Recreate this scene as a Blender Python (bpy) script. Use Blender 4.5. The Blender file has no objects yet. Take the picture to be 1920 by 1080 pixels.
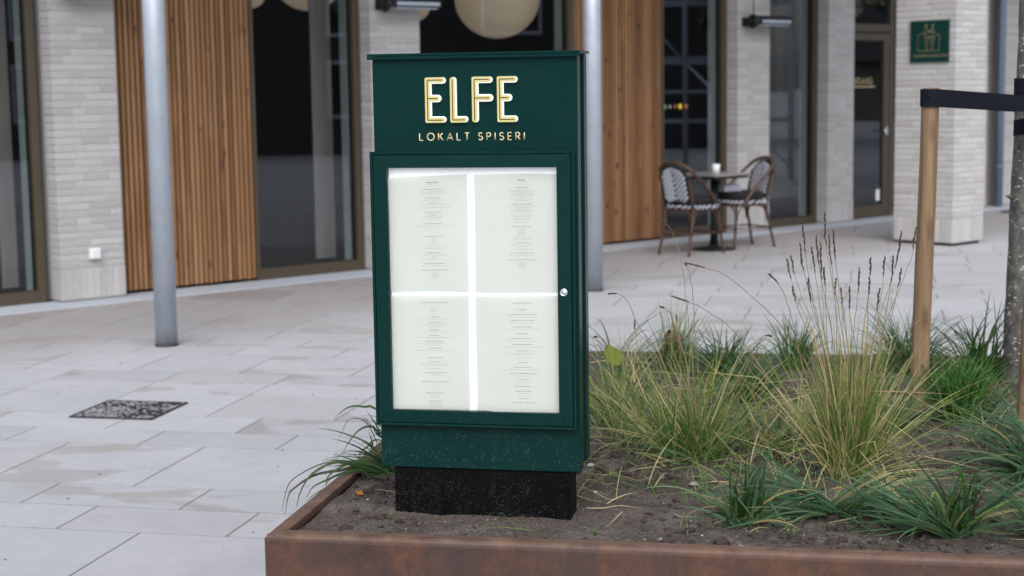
import bpy, bmesh, math, random
from mathutils import Vector, Matrix, noise
random.seed(11)
sc = bpy.context.scene
COL = sc.collection
PI = math.pi
def R(a): return math.radians(a)

# ------------------------------------------------------------------ camera, sky, sun, exposure
CAM_H = 1.58
CW = [[0.976835, 0.213484, -0.014728], [-0.011343, 0.120383, 0.992663], [-0.213691, 0.969501, -0.120016]]
FPX = 3074.8
cd = bpy.data.cameras.new("camera"); cam = bpy.data.objects.new("camera", cd); COL.objects.link(cam)
cam.matrix_world = Matrix(((CW[0][0], CW[1][0], -CW[2][0], 0), (CW[0][1], CW[1][1], -CW[2][1], 0),
                           (CW[0][2], CW[1][2], -CW[2][2], CAM_H), (0, 0, 0, 1)))
cd.sensor_width = 36.0; cd.lens = FPX / 1920 * 36.0
cd.clip_start = 0.05; cd.clip_end = 2000
cd.dof.use_dof = True; cd.dof.focus_distance = 4.12; cd.dof.aperture_fstop = 5.0
sc.camera = cam
w = bpy.data.worlds.new("World"); sc.world = w; w.use_nodes = True
nt = w.node_tree; bg = nt.nodes["Background"]
sky = nt.nodes.new("ShaderNodeTexSky"); sky.sky_type = 'NISHITA'; sky.sun_disc = False
SUN_EL, SUN_AZ = R(46), R(164)          # azimuth clockwise from +Y
sky.sun_elevation = SUN_EL; sky.sun_rotation = SUN_AZ
sky.air_density = 1.0; sky.dust_density = 3.0; sky.ozone_density = 1.0
hs = nt.nodes.new("ShaderNodeHueSaturation"); hs.inputs["Saturation"].default_value = 0.72
nt.links.new(sky.outputs[0], hs.inputs["Color"]); nt.links.new(hs.outputs[0], bg.inputs["Color"])
bg.inputs["Strength"].default_value = 0.12
sl = bpy.data.lights.new("sun", 'SUN'); sl.energy = 1.5; sl.angle = R(70); sl.color = (0.955, 0.975, 1.0)
so = bpy.data.objects.new("sun", sl); COL.objects.link(so)
sd = Vector((math.sin(SUN_AZ) * math.cos(SUN_EL), math.cos(SUN_AZ) * math.cos(SUN_EL), math.sin(SUN_EL)))
so.rotation_euler = sd.to_track_quat('Z', 'Y').to_euler(); so.location = (6, -6, 12)
sc.view_settings.view_transform = 'Standard'; sc.view_settings.look = 'None'
sc.view_settings.gamma = 1.0; sc.view_settings.use_curve_mapping = False
sc.view_settings.exposure = 0.70
sc.render.engine = 'CYCLES'
sc.cycles.max_bounces = 8; sc.cycles.transparent_max_bounces = 12
sc.cycles.use_denoising = True

# ------------------------------------------------------------------ helpers
class MB:
    def __init__(s): s.v = []; s.f = []; s.sm = []
    def add(s, vs, fs, smooth=False):
        o = len(s.v); s.v += [tuple(p) for p in vs]
        for f in fs: s.f.append(tuple(i + o for i in f)); s.sm.append(smooth)
    def box(s, a, b, M=None):
        x0, y0, z0 = a; x1, y1, z1 = b
        vs = [Vector(p) for p in ((x0,y0,z0),(x1,y0,z0),(x1,y1,z0),(x0,y1,z0),(x0,y0,z1),(x1,y0,z1),(x1,y1,z1),(x0,y1,z1))]
        if M: vs = [M @ p for p in vs]
        s.add(vs, [(0,3,2,1),(4,5,6,7),(0,1,5,4),(1,2,6,5),(2,3,7,6),(3,0,4,7)])
    def cbox(s, a, b, c, M=None):
        """box with chamfered edges"""
        lo = Vector(a); hi = Vector(b); c = min(c, *[(hi[i]-lo[i])*0.45 for i in range(3)])
        idx = {}; vs = []
        for sx in (0,1):
            for sy in (0,1):
                for sz in (0,1):
                    k = (sx,sy,sz)
                    for ax in range(3):
                        p = [0,0,0]
                        for i in range(3):
                            e = hi[i] if k[i] else lo[i]
                            if i != ax: e += -c if k[i] else c
                            p[i] = e
                        idx[(k,ax)] = len(vs); vs.append(Vector(p))
        fs = []
        for ax in range(3):
            o = [i for i in range(3) if i != ax]
            for sgn in (0,1):
                q = []
                for u, v in ((0,0),(1,0),(1,1),(0,1)):
                    k = [0,0,0]; k[ax] = sgn; k[o[0]] = u; k[o[1]] = v
                    q.append(idx[(tuple(k),ax)])
                fs.append(tuple(q))
        for ax in range(3):                 # edges parallel to ax
            o = [i for i in range(3) if i != ax]
            for u in (0,1):
                for v in (0,1):
                    k0 = [0,0,0]; k1 = [0,0,0]; k1[ax] = 1
                    for k in (k0,k1): k[o[0]] = u; k[o[1]] = v
                    fs.append((idx[(tuple(k0),o[0])], idx[(tuple(k0),o[1])], idx[(tuple(k1),o[1])], idx[(tuple(k1),o[0])]))
        for sx in (0,1):
            for sy in (0,1):
                for sz in (0,1): fs.append(tuple(idx[((sx,sy,sz),a_)] for a_ in range(3)))
        ctr = (lo + hi) / 2; out = []
        for f in fs:
            n = (vs[f[1]] - vs[f[0]]).cross(vs[f[2]] - vs[f[0]]); m = sum((vs[i] for i in f), Vector()) / len(f)
            out.append(f if n.dot(m - ctr) > 0 else tuple(reversed(f)))
        if M: vs = [M @ p for p in vs]
        s.add(vs, out)
    def tube(s, path, rad, seg=8, caps=True, flat=None, smooth=True):
        P = [Vector(p) for p in path]; n = len(P)
        rr = rad if isinstance(rad, (list, tuple)) else [rad] * n
        T = []
        for i in range(n):
            t = P[min(i+1,n-1)] - P[max(i-1,0)]; T.append(t.normalized() if t.length > 1e-9 else Vector((0,0,1)))
        up = Vector((0,0,1)) if abs(T[0].z) < 0.9 else Vector((0,1,0))
        N = (up - T[0] * up.dot(T[0])).normalized()
        vs = []
        for i in range(n):
            N = (N - T[i] * N.dot(T[i])); N = N.normalized() if N.length > 1e-6 else Vector((1,0,0))
            B = T[i].cross(N)
            for k in range(seg):
                a = 2 * PI * k / seg; d = (N * math.cos(a) + B * math.sin(a)) * rr[i]
                if flat: d = d - Vector(flat[0]) * d.dot(Vector(flat[0])) * (1 - flat[1])
                vs.append(P[i] + d)
        fs = [(i*seg+k, i*seg+(k+1)%seg, (i+1)*seg+(k+1)%seg, (i+1)*seg+k) for i in range(n-1) for k in range(seg)]
        if caps: fs += [tuple(reversed(range(seg))), tuple((n-1)*seg + k for k in range(seg))]
        s.add(vs, fs, smooth)
    def lathe(s, prof, c=(0,0,0), seg=24, smooth=True):
        vs = [(c[0] + r * math.cos(2*PI*k/seg), c[1] + r * math.sin(2*PI*k/seg), c[2] + z) for r, z in prof for k in range(seg)]
        n = len(prof)
        fs = [(i*seg+k, i*seg+(k+1)%seg, (i+1)*seg+(k+1)%seg, (i+1)*seg+k) for i in range(n-1) for k in range(seg)]
        fs += [tuple(reversed(range(seg))), tuple((n-1)*seg + k for k in range(seg))]
        s.add(vs, fs, smooth)
    def prism(s, pts, y0, y1):
        """polygon in x,z extruded from y0 (front) to y1"""
        n = len(pts)
        vs = [(x, y0, z) for x, z in pts] + [(x, y1, z) for x, z in pts]
        area = sum(pts[i][0]*pts[(i+1)%n][1] - pts[(i+1)%n][0]*pts[i][1] for i in range(n))
        f0 = tuple(range(n)); f1 = tuple(n + i for i in reversed(range(n)))
        fs = [f0, f1] + [(i, n+i, n+(i+1)%n, (i+1)%n) for i in range(n)]
        if area < 0: fs = [tuple(reversed(f)) for f in fs]
        s.add(vs, fs)
    def mesh(s, name):
        me = bpy.data.meshes.new(name); me.from_pydata(s.v, [], s.f)
        me.polygons.foreach_set("use_smooth", s.sm); me.update(); return me
    def build(s, name, mat, parent=None, **kw): return link(name, s.mesh(name), mat, parent, **kw)

def link(name, me, mat, parent=None, loc=None, rot=None, **props):
    if mat is not None and not me.materials: me.materials.append(mat)
    o = bpy.data.objects.new(name, me); COL.objects.link(o)
    if parent is not None: o.parent = parent
    if loc is not None: o.location = loc
    if rot is not None: o.rotation_euler = rot
    for k, v in props.items(): o[k] = v
    return o
def thing(name, label, cat, loc=(0,0,0), rz=0.0, group=None):
    o = bpy.data.objects.new(name, None); COL.objects.link(o); o.empty_display_size = 0.1
    o.location = loc; o.rotation_euler = (0,0,rz); o["label"] = label; o["category"] = cat
    if group: o["group"] = group
    return o
def tag(o, label, cat, group=None):
    o["label"] = label; o["category"] = cat
    if group: o["group"] = group
    return o
def weld_bevel(o, wd, seg=2):
    m = o.modifiers.new("bevel", 'BEVEL'); m.width = wd; m.segments = seg; m.limit_method = 'ANGLE'; m.angle_limit = R(40)
    return o
def copy_tree(o, parent=None):
    c = o.copy(); COL.objects.link(c); c.parent = parent
    for ch in list(o.children): copy_tree(ch, c)
    return c

# ------------------------------------------------------------------ materials
class NT:
    def __init__(s, name):
        s.m = bpy.data.materials.new(name); s.m.use_nodes = True; s.t = s.m.node_tree
        s.b = s.t.nodes["Principled BSDF"]; s.out = s.t.nodes["Material Output"]
    def n(s, t, **kw):
        o = s.t.nodes.new(t)
        for k, v in kw.items(): setattr(o, k, v)
        return o
    def l(s, a, b): s.t.links.new(a, b)
    def coord(s, kind="Object"): return s.n("ShaderNodeTexCoord").outputs[kind]
    def pos(s): return s.n("ShaderNodeNewGeometry").outputs["Position"]
    def mapv(s, src, scale=(1,1,1), rot=(0,0,0), loc=(0,0,0)):
        m = s.n("ShaderNodeMapping"); m.inputs["Scale"].default_value = scale; m.inputs["Rotation"].default_value = rot
        m.inputs["Location"].default_value = loc; s.l(src, m.inputs["Vector"]); return m.outputs[0]
    def noise(s, src, scale=5, detail=4, rough=0.55, dist=0.0):
        n = s.n("ShaderNodeTexNoise"); s.l(src, n.inputs["Vector"]); n.inputs["Scale"].default_value = scale
        n.inputs["Detail"].default_value = detail; n.inputs["Roughness"].default_value = rough; n.inputs["Distortion"].default_value = dist
        return n.outputs["Fac"]
    def voro(s, src, scale=5, feature='F1', out="Distance", rnd=1.0):
        n = s.n("ShaderNodeTexVoronoi", feature=feature); s.l(src, n.inputs["Vector"]); n.inputs["Scale"].default_value = scale
        n.inputs["Randomness"].default_value = rnd
        return n.outputs[out]
    def ramp(s, src, stops, interp='LINEAR'):
        r = s.n("ShaderNodeValToRGB"); r.color_ramp.interpolation = interp
        e = r.color_ramp.elements
        while len(e) < len(stops): e.new(0.5)
        for i, (p, c) in enumerate(stops):
            e[i].position = p; e[i].color = (c, c, c, 1) if isinstance(c, (int, float)) else (*c, 1)
        s.l(src, r.inputs[0]); return r.outputs["Color"]
    def mix(s, fac, a, b, mode='MIX'):
        m = s.n("ShaderNodeMix", data_type='RGBA', blend_type=mode)
        for sock, v in ((m.inputs[0], fac), (m.inputs[6], a), (m.inputs[7], b)):
            if hasattr(v, "is_output"): s.l(v, sock)
            elif isinstance(v, (int, float)): sock.default_value = v if sock == m.inputs[0] else (v, v, v, 1)
            else: sock.default_value = (*v, 1)
        return m.outputs[2]
    def math(s, op, a, b=0.0, clamp=False):
        m = s.n("ShaderNodeMath", operation=op); m.use_clamp = clamp
        for sock, v in ((m.inputs[0], a), (m.inputs[1], b)):
            if hasattr(v, "is_output"): s.l(v, sock)
            else: sock.default_value = v
        return m.outputs[0]
    def sep(s, src, ax):
        n = s.n("ShaderNodeSeparateXYZ"); s.l(src, n.inputs[0]); return n.outputs[ax]
    def rnd(s):
        a = s.n("ShaderNodeObjectInfo").outputs["Random"]; b = s.n("ShaderNodeNewGeometry").outputs["Random Per Island"]
        return s.math('FRACT', s.math('ADD', a, s.math('MULTIPLY', b, 7.31)))
    def set(s, **kw):
        for k, v in kw.items():
            sock = s.b.inputs[k]
            if hasattr(v, "is_output"): s.l(v, sock)
            elif isinstance(v, (int, float)): sock.default_value = v
            else: sock.default_value = (*v, 1) if len(v) == 3 and sock.type == 'RGBA' else v
        return s
    def bump(s, h, strength=0.3, dist=0.01):
        b = s.n("ShaderNodeBump"); b.inputs["Strength"].default_value = strength; b.inputs["Distance"].default_value = dist
        s.l(h, b.inputs["Height"]); s.l(b.outputs[0], s.b.inputs["Normal"]); return s

def plain(name, col, rough=0.5, metal=0.0, var=0.12, nscale=30, **kw):
    t = NT(name); c = t.coord()
    f = t.noise(c, nscale, 4)
    t.set(**{"Base Color": t.mix(f, tuple(x*(1-var) for x in col), tuple(min(1, x*(1+var)) for x in col)), "Roughness": rough, "Metallic": metal})
    if kw: t.set(**kw)
    return t.m
M = {}
# paving slabs: pale concrete with drawn texture lines, tone per slab, damp sandy stains, sandier under the overhang with its shade painted in
t = NT("pale_concrete_slab"); p = t.pos(); r = t.rnd()
base = t.ramp(r, [(0, (.39,.39,.40)), (.45, (.425,.425,.44)), (.8, (.45,.45,.465)), (1, (.405,.40,.405))])
lines = t.noise(t.mapv(p, (1.2, 55, 1)), 1.0, 3, .6)
base = t.mix(t.math('MULTIPLY', lines, .35), base, t.mix(1.0, base, (.80,.80,.81), 'MULTIPLY'))
spk = t.noise(p, 9, 6, .65); base = t.mix(t.ramp(spk, [(.35, 0), (.75, .5)]), base, t.mix(1.0, base, (.80,.79,.77), 'MULTIPLY'))
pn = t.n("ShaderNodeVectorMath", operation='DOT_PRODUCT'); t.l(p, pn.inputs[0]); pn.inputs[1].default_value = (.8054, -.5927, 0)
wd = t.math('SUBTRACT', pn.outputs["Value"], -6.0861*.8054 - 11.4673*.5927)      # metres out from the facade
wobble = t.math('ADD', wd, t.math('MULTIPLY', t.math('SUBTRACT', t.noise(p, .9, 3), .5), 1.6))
sand_shade = t.ramp(t.math('MULTIPLY', wobble, .25), [(.40, 1.0), (.72, 0.0)])
rsand_shade = t.math('MULTIPLY', sand_shade, t.ramp(r, [(0, .45), (1, .9)]))
base = t.mix(rsand_shade, base, t.mix(1.0, base, (.70,.645,.60), 'MULTIPLY'))  # sandy tan, and the overhang's shade darkened into the slab colour
st = t.noise(t.mapv(p, (1.0, 2.2, 1), loc=(3.1, .4, 0)), 1.5, 5, .5, .4)
stain = t.math('MULTIPLY', t.math('SUBTRACT', 1.0, sand_shade), t.math('MULTIPLY', t.ramp(st, [(.545, 0), (.575, 1)]), t.ramp(t.math('FRACT', t.math('MULTIPLY', r, 13.7)), [(.60, 0), (.66, .8)])))
base = t.mix(stain, base, t.mix(1.0, base, (.80,.755,.69), 'MULTIPLY'))
dots = t.ramp(t.voro(p, 7.0), [(.022, 1), (.04, 0)]); base = t.mix(t.math('MULTIPLY', dots, .6), base, (.16,.15,.14))
base = t.mix(t.ramp(t.noise(p, 2.6, 5, .6), [(.35, 0), (.7, .55)]), base, t.mix(1.0, base, (.84,.845,.86), 'MULTIPLY'))
t.set(**{"Base Color": base, "Roughness": .78}); t.bump(t.math('ADD', lines, t.math('MULTIPLY', t.noise(p, 160, 3), .5)), .25, .003)
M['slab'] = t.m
M['slabfar'] = plain("pale_paving_far", (.40,.40,.41), .8, 0, .12, .6)
M['bed'] = plain("joint_sand", (.085,.08,.076), .95, 0, .35, 40)
M['kerbstrip'] = plain("bluish_concrete_strip", (.42,.45,.50), .7, 0, .15, 6)
# brick
t = NT("pale_grey_brick"); p = t.pos(); r = t.rnd()
c = t.ramp(r, [(0, (.39,.378,.372)), (.35, (.435,.426,.42)), (.7, (.49,.483,.478)), (1, (.41,.398,.39))])
c = t.mix(t.ramp(t.noise(p, 26, 5, .65), [(.3, 0), (.75, .6)]), c, t.mix(1.0, c, (.80,.79,.78), 'MULTIPLY'))
c = t.mix(t.ramp(t.noise(p, 90, 3, .7), [(.62, 0), (.72, .35)]), c, (.2,.19,.18))
t.set(**{"Base Color": c, "Roughness": .88}); t.bump(t.noise(p, 120, 5, .7), .5, .004); M['brick'] = t.m
M['mortar'] = plain("mortar", (.44,.43,.425), .95, 0, .15, 60)
t = NT("brickwork_far"); c = t.coord(); bt = t.n("ShaderNodeTexBrick"); t.l(t.mapv(c, (1,1,1), (R(90),0,0)), bt.inputs["Vector"])
bt.inputs["Color1"].default_value = (.42,.40,.38,1); bt.inputs["Color2"].default_value = (.5,.48,.46,1); bt.inputs["Mortar"].default_value = (.38,.37,.35,1)
bt.inputs["Scale"].default_value = 1; bt.inputs["Brick Width"].default_value = .24; bt.inputs["Row Height"].default_value = .056; bt.inputs["Mortar Size"].default_value = .008
t.set(**{"Base Color": bt.outputs["Color"], "Roughness": .9}); M['brickwall'] = t.m
# timber slats: brown with grain and knots
t = NT("brown_timber_slat"); c = t.pos(); r = t.rnd()
oi = t.n("ShaderNodeCombineXYZ"); t.l(t.math('MULTIPLY', r, 37.0), oi.inputs[0]); t.l(t.math('MULTIPLY', r, 11.0), oi.inputs[2])
va = t.n("ShaderNodeVectorMath", operation='ADD'); t.l(c, va.inputs[0]); t.l(oi.outputs[0], va.inputs[1]); pc = va.outputs[0]
col = t.ramp(r, [(0, (.18,.086,.035)), (.5, (.285,.145,.060)), (1, (.38,.208,.095))])
g = t.noise(t.mapv(pc, (60, 60, 2.2)), 1.0, 4, .6, .6)
col = t.mix(t.ramp(g, [(.35, .6), (.7, 0)]), col, t.mix(1.0, col, (.55,.48,.42), 'MULTIPLY'))
kn = t.voro(t.mapv(pc, (9, 9, 4.2)), 1.0); km = t.math('MULTIPLY', t.ramp(kn, [(.10, 1), (.20, 0)]), t.ramp(t.noise(pc, 3.0, 2), [(.40, 0), (.50, 1)]))
col = t.mix(t.math('MULTIPLY', km, .85), col, (.045,.02,.012))
lt = t.ramp(t.noise(t.mapv(pc, (3,3,1.2)), 1.0, 2), [(.55, 0), (.75, .45)]); col = t.mix(lt, col, (.43,.25,.14))
t.set(**{"Base Color": col, "Roughness": .62}); t.bump(g, .3, .002); M['slat'] = t.m
M['slatback'] = plain("dark_batten_backing", (.012,.008,.006), .9)
M['bronze'] = plain("bronze_anodised_frame", (.088,.068,.046), .42, .35, .1, 14)
M['recess'] = plain("grey_brown_recess", (.20,.185,.165), .8)
M['gasket'] = plain("black_gasket", (.006,.006,.007), .5)
M['jamb'] = plain("grey_green_inner_jamb", (.52,.60,.60), .6, 0, .06, 8)
# glass: dark clear pane
t = NT("window_glass"); tr = t.n("ShaderNodeBsdfTransparent"); tr.inputs[0].default_value = (.75,.765,.765,1)
gl = t.n("ShaderNodeBsdfGlossy"); gl.inputs["Roughness"].default_value = .004; gl.inputs[0].default_value = (.85,.9,.97,1)
fr = t.n("ShaderNodeFresnel"); fr.inputs[0].default_value = 1.85
ms = t.n("ShaderNodeMixShader"); t.l(t.math("MULTIPLY", fr.outputs[0], t.math("SUBTRACT", 1.0, t.n("ShaderNodeNewGeometry").outputs["Backfacing"])), ms.inputs[0]); t.l(tr.outputs[0], ms.inputs[1]); t.l(gl.outputs[0], ms.inputs[2]); t.l(ms.outputs[0], t.out.inputs[0]); M['glass'] = t.m
t = NT("case_glass"); tr = t.n("ShaderNodeBsdfTransparent"); tr.inputs[0].default_value = (.97,.975,.975,1)
gl = t.n("ShaderNodeBsdfGlossy"); gl.inputs["Roughness"].default_value = .01; fr = t.n("ShaderNodeFresnel"); fr.inputs[0].default_value = 1.3
ms = t.n("ShaderNodeMixShader"); t.l(t.math("MULTIPLY", fr.outputs[0], t.math("SUBTRACT", 1.0, t.n("ShaderNodeNewGeometry").outputs["Backfacing"])), ms.inputs[0]); t.l(tr.outputs[0], ms.inputs[1]); t.l(gl.outputs[0], ms.inputs[2]); t.l(ms.outputs[0], t.out.inputs[0]); M['caseglass'] = t.m
M['dark_in'] = plain("dark_interior", (.05,.052,.058), .85)
M['dark_floor'] = plain("dark_interior_floor", (.05,.045,.042), .5)
M['ceil'] = plain("soffit_board", (.74,.74,.74), .85, 0, .05, 5)
M['wallwhite'] = plain("white_plastic", (.72,.73,.74), .45, 0, .03)
M['curtain'] = plain("grey_curtain_cloth", (.55,.52,.50), .95, 0, .12, 4)
M['paper_lamp'] = plain("cream_paper_shade", (.78,.66,.52), .9, 0, .05, 12, **{"Emission Color": (1,.76,.52,1), "Emission Strength": .15})
# galvanised steel
t = NT("galvanised_steel"); p = t.pos(); v = t.voro(t.mapv(p, (1,1,.6)), 55, 'F1', "Color"); f = t.noise(p, 5, 5, .65)
bw = t.n("ShaderNodeRGBToBW"); t.l(v, bw.inputs[0])
cc = t.mix(t.math('MULTIPLY', bw.outputs[0], .3), t.mix(f, (.33,.38,.45), (.56,.61,.67)), (.62,.66,.71))
zf = t.sep(p, 2); cc = t.mix(t.math('MULTIPLY', t.ramp(zf, [(.0, 1), (.14, 0)]), t.ramp(t.noise(p, 18, 4, .7), [(.3, .2), (.7, .8)])), cc, (.16,.15,.14)); cc = t.mix(t.ramp(t.noise(t.mapv(p, (14,14,1.2)), 1.0, 5, .65), [(.52, 0), (.75, .35)]), cc, (.36,.38,.42))
t.set(**{"Base Color": cc, "Metallic": .55, "Roughness": t.math('ADD', t.math('MULTIPLY', bw.outputs[0], .12), .40)}); M['galv'] = t.m
# sign green powder coat with dried splashes low down
def green(name, specks):
    t = NT(name); c = t.pos(); z = t.sep(c, 2)
    col = t.mix(t.noise(c, 3, 3), (.0004,.0185,.0165), (.0008,.0235,.0210))
    s1 = t.ramp(t.voro(c, 260), [(.16, 1), (.24, 0)]); m1 = t.ramp(t.noise(c, 38, 4, .7), [(.50, 0), (.60, 1)])
    s2 = t.ramp(t.voro(c, 110), [(.055, 1), (.10, 0)])
    s = t.math('MAXIMUM', t.math('MULTIPLY', s1, m1), s2)
    s = t.math('MULTIPLY', s, t.ramp(z, [(.60, specks), (.74, specks*.35), (.80, 0)]))
    col = t.mix(t.math('MULTIPLY', s, .55), col, (.35,.36,.33))
    dust = t.math('ADD', t.math('MULTIPLY', t.noise(c, 14, 5, .7), .012), t.math('MULTIPLY', t.ramp(t.noise(t.mapv(c, (70, 70, 1.6)), 1.0, 4, .65), [(.5, 0), (.8, 1)]), .004)); col = t.mix(dust, col, (.4,.42,.4))
    t.set(**{"Base Color": col, "Roughness": t.math('ADD', t.math('MULTIPLY', t.noise(c, 500, 2), .08), .22), "Specular IOR Level": .09})
    t.bump(t.noise(c, 900, 2), .08, .0006); return t.m
M['green'] = green("dark_green_powder_coat", 1.0)
M['green_plain'] = plain("dark_green_plate", (.004,.040,.036), .35)
t = NT("black_plinth_splashed"); c = t.pos(); z = t.sep(c, 2)
s1 = t.ramp(t.voro(c, 300), [(.20, 1), (.30, 0)]); m1 = t.math('MULTIPLY', t.ramp(t.noise(c, 45, 4, .7), [(.40, 0), (.56, 1)]), t.ramp(t.noise(t.mapv(c, (16, 16, 5)), 1.0, 3), [(.40, .1), (.60, 1)])); s2 = t.ramp(t.voro(c, 130), [(.10, 1), (.16, 0)])
s = t.math('MULTIPLY', t.math('MAXIMUM', t.math('MULTIPLY', s1, m1), s2), t.ramp(z, [(.48, 1), (.56, .75), (.60, .35)]))
s = t.math('MULTIPLY', s, t.ramp(t.noise(c, 200, 2), [(.4, .25), (.65, .95)]))
film = t.math('MULTIPLY', t.ramp(t.noise(t.mapv(c, (40, 40, 4)), 1.0, 5, .7), [(.45, 0), (.8, .035)]), t.ramp(z, [(.48, 1), (.58, .2)])); s = t.math('ADD', s, film)
t.set(**{"Base Color": t.mix(t.math('MULTIPLY', s, .55), (.0025,.0025,.003), (.33,.32,.30)), "Roughness": .5, "Specular IOR Level": .07}); M['plinth'] = t.m
M['gold'] = plain("gold_letter_face", (.58,.50,.205), .38, .15, .06, 20)
M['gold2'] = plain("flat_gold_print", (.60,.49,.29), .45, .1, .06, 20)
M['inline'] = plain("dark_green_inline", (.004,.012,.006), .5)
t = NT("white_lit_acrylic"); t.set(**{"Base Color": (.85,.87,.88), "Roughness": .4, "Emission Color": (.93,.97,1), "Emission Strength": .28}); M['acrylic'] = t.m
t = NT("backlit_opal_panel"); t.set(**{"Base Color": (.85,.87,.88), "Roughness": .5, "Emission Color": (.92,.96,1), "Emission Strength": .105}); M['backlight'] = t.m
# paper: thin, lets the light box glow through, slightly uneven
t = NT("cream_menu_paper"); c = t.coord(); f = t.noise(c, 5.0, 3)
colr = t.mix(f, (.70,.71,.655), (.77,.785,.75)); df = t.n("ShaderNodeBsdfDiffuse"); tl = t.n("ShaderNodeBsdfTranslucent")
t.l(colr, df.inputs[0]); t.l(t.mix(1.0, colr, (1,1,.985), 'MULTIPLY'), tl.inputs[0]); ms = t.n("ShaderNodeMixShader"); ms.inputs[0].default_value = .52
t.l(df.outputs[0], ms.inputs[1]); t.l(tl.outputs[0], ms.inputs[2]); t.l(ms.outputs[0], t.out.inputs[0]); M['paper'] = t.m
M['ink'] = plain("grey_ink", (.025,.025,.025), .8); M['ink2'] = plain("light_grey_ink", (.09,.09,.088), .8)
M['chrome'] = plain("chrome", (.75,.76,.78), .12, 1.0, .03)
M['darkmetal'] = plain("black_metal", (.012,.013,.015), .45, .2)
# corten
t = NT("rusty_corten_steel"); c = t.pos()
a = t.noise(c, 7.5, 9, .74, .3); b = t.noise(t.mapv(c, (1,1,.6)), 2.3, 7, .7); fine = t.noise(c, 170, 5, .8)
col = t.ramp(a, [(.34, (.024,.013,.011)), (.48, (.046,.021,.014)), (.60, (.080,.033,.015)), (.74, (.125,.047,.017))])
col = t.mix(t.ramp(b, [(.46, 0), (.62, .75)]), col, (.035,.022,.021))
col = t.mix(t.ramp(fine, [(.42, 0), (.66, .7)]), col, t.mix(1.0, col, (1.75,1.5,1.3), 'MULTIPLY'))
z = t.sep(c, 2); edge = t.math('MULTIPLY', t.ramp(z, [(.494, 0), (.508, 1)]), t.ramp(t.noise(c, 12, 5, .7), [(.35, .15), (.7, .8)]))
col = t.mix(edge, col, (.19,.115,.075))
dr = t.ramp(t.noise(t.mapv(c, (55, 55, 2)), 1.0, 3, .6), [(.55, 0), (.75, .35)]); col = t.mix(dr, col, (.045,.024,.018))
flk = t.ramp(t.voro(c, 60), [(.035, 1), (.06, 0)]); col = t.mix(t.math('MULTIPLY', flk, .5), col, (.4,.24,.17))
t.set(**{"Base Color": col, "Roughness": t.math('ADD', t.math('MULTIPLY', a, .3), .45)}); t.bump(t.math('ADD', fine, a), .25, .002); M['corten'] = t.m
# soil
t = NT("dry_garden_soil"); c = t.pos()
a = t.noise(c, 6, 6, .65); b = t.noise(c, 60, 6, .75); d = t.voro(c, 190)
col = t.ramp(a, [(.30, (.080,.064,.055)), (.52, (.145,.122,.106)), (.70, (.21,.185,.165))])
col = t.mix(t.ramp(b, [(.35, .7), (.6, 0)]), col, t.mix(1.0, col, (.45,.43,.41), 'MULTIPLY'))
gr = t.math('MULTIPLY', t.ramp(t.voro(c, 170), [(.14, 1), (.24, 0)]), t.ramp(t.noise(c, 11, 4), [(.40, .15), (.60, 1)]))
col = t.mix(t.ramp(t.noise(c, 130, 4, .8), [(.42, .75), (.58, 0)]), col, t.mix(1.0, col, (.42,.40,.38), 'MULTIPLY')); col = t.mix(t.math('MULTIPLY', gr, .75), col, (.34,.31,.28))
t.set(**{"Base Color": col, "Roughness": .97, "Specular IOR Level": .15})
t.bump(t.math('ADD', t.math('MULTIPLY', b, 1.0), t.math('MULTIPLY', d, .8)), .8, .006); M['soil'] = t.m
t = NT("dark_soil_clod"); c = t.pos(); r = t.rnd()
col = t.mix(t.noise(c, 70, 5, .7), (.028,.021,.017), (.075,.06,.05)); t.set(**{"Base Color": t.mix(r, col, t.mix(1.0, col, (1.5,1.5,1.5), 'MULTIPLY')), "Roughness": .97, "Specular IOR Level": .15})
t.bump(t.noise(c, 160, 5, .75), .9, .006); M['clod'] = t.m
t = NT("pale_pebble"); r = t.rnd(); t.set(**{"Base Color": t.ramp(r, [(0, (.22,.20,.17)), (.6, (.31,.29,.26)), (1, (.42,.41,.385))]), "Roughness": .8}); M['pebble'] = t.m
# leaves: colour per blade
def leafmat(name, stops, transl=.35, rough=.45, lo=(.6,.6,.6)):
    t = NT(name); r = t.rnd(); c = t.pos()
    col = t.ramp(r, stops); n_ = t.noise(c, 22, 3); col = t.mix(t.math('MULTIPLY', n_, .6), col, t.mix(1.0, col, lo, 'MULTIPLY'))
    t.set(**{"Base Color": col, "Roughness": rough, "Specular IOR Level": .35})
    tl = t.n("ShaderNodeBsdfTranslucent"); t.l(t.mix(1.0, col, (1.2,1.25,.8), 'MULTIPLY'), tl.inputs[0])
    ms = t.n("ShaderNodeMixShader"); ms.inputs[0].default_value = transl
    t.l(t.b.outputs[0], ms.inputs[1]); t.l(tl.outputs[0], ms.inputs[2]); t.l(ms.outputs[0], t.out.inputs[0]); return t.m
M['sedge'] = leafmat("blue_green_sedge", [(0, (0.032,0.084,0.036)), (.4, (0.058,0.133,0.058)), (.75, (0.101,0.187,0.094)), (.93, (0.162,0.212,0.090)), (1, (0.422,0.325,0.162))])
M['sedgedark'] = leafmat("dark_sedge", [(0, (0.018,0.050,0.015)), (.5, (0.037,0.098,0.025)), (.85, (0.069,0.144,0.035)), (.92, (0.062,0.050,0.031)), (1, (0.062,0.044,0.037))])
M['bright'] = leafmat("bright_green_grass", [(0, (.020,.085,.012)), (.5, (.042,.160,.020)), (.85, (.08,.22,.035)), (1, (.24,.26,.08))])
M['straw'] = leafmat("straw_and_green_grass", [(0, (0.088,0.159,0.038)), (.28, (0.201,0.266,0.065)), (.48, (0.354,0.354,0.112)), (.68, (0.543,0.460,0.224)), (.86, (0.661,0.543,0.330)), (1, (0.425,0.271,0.153))])
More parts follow.
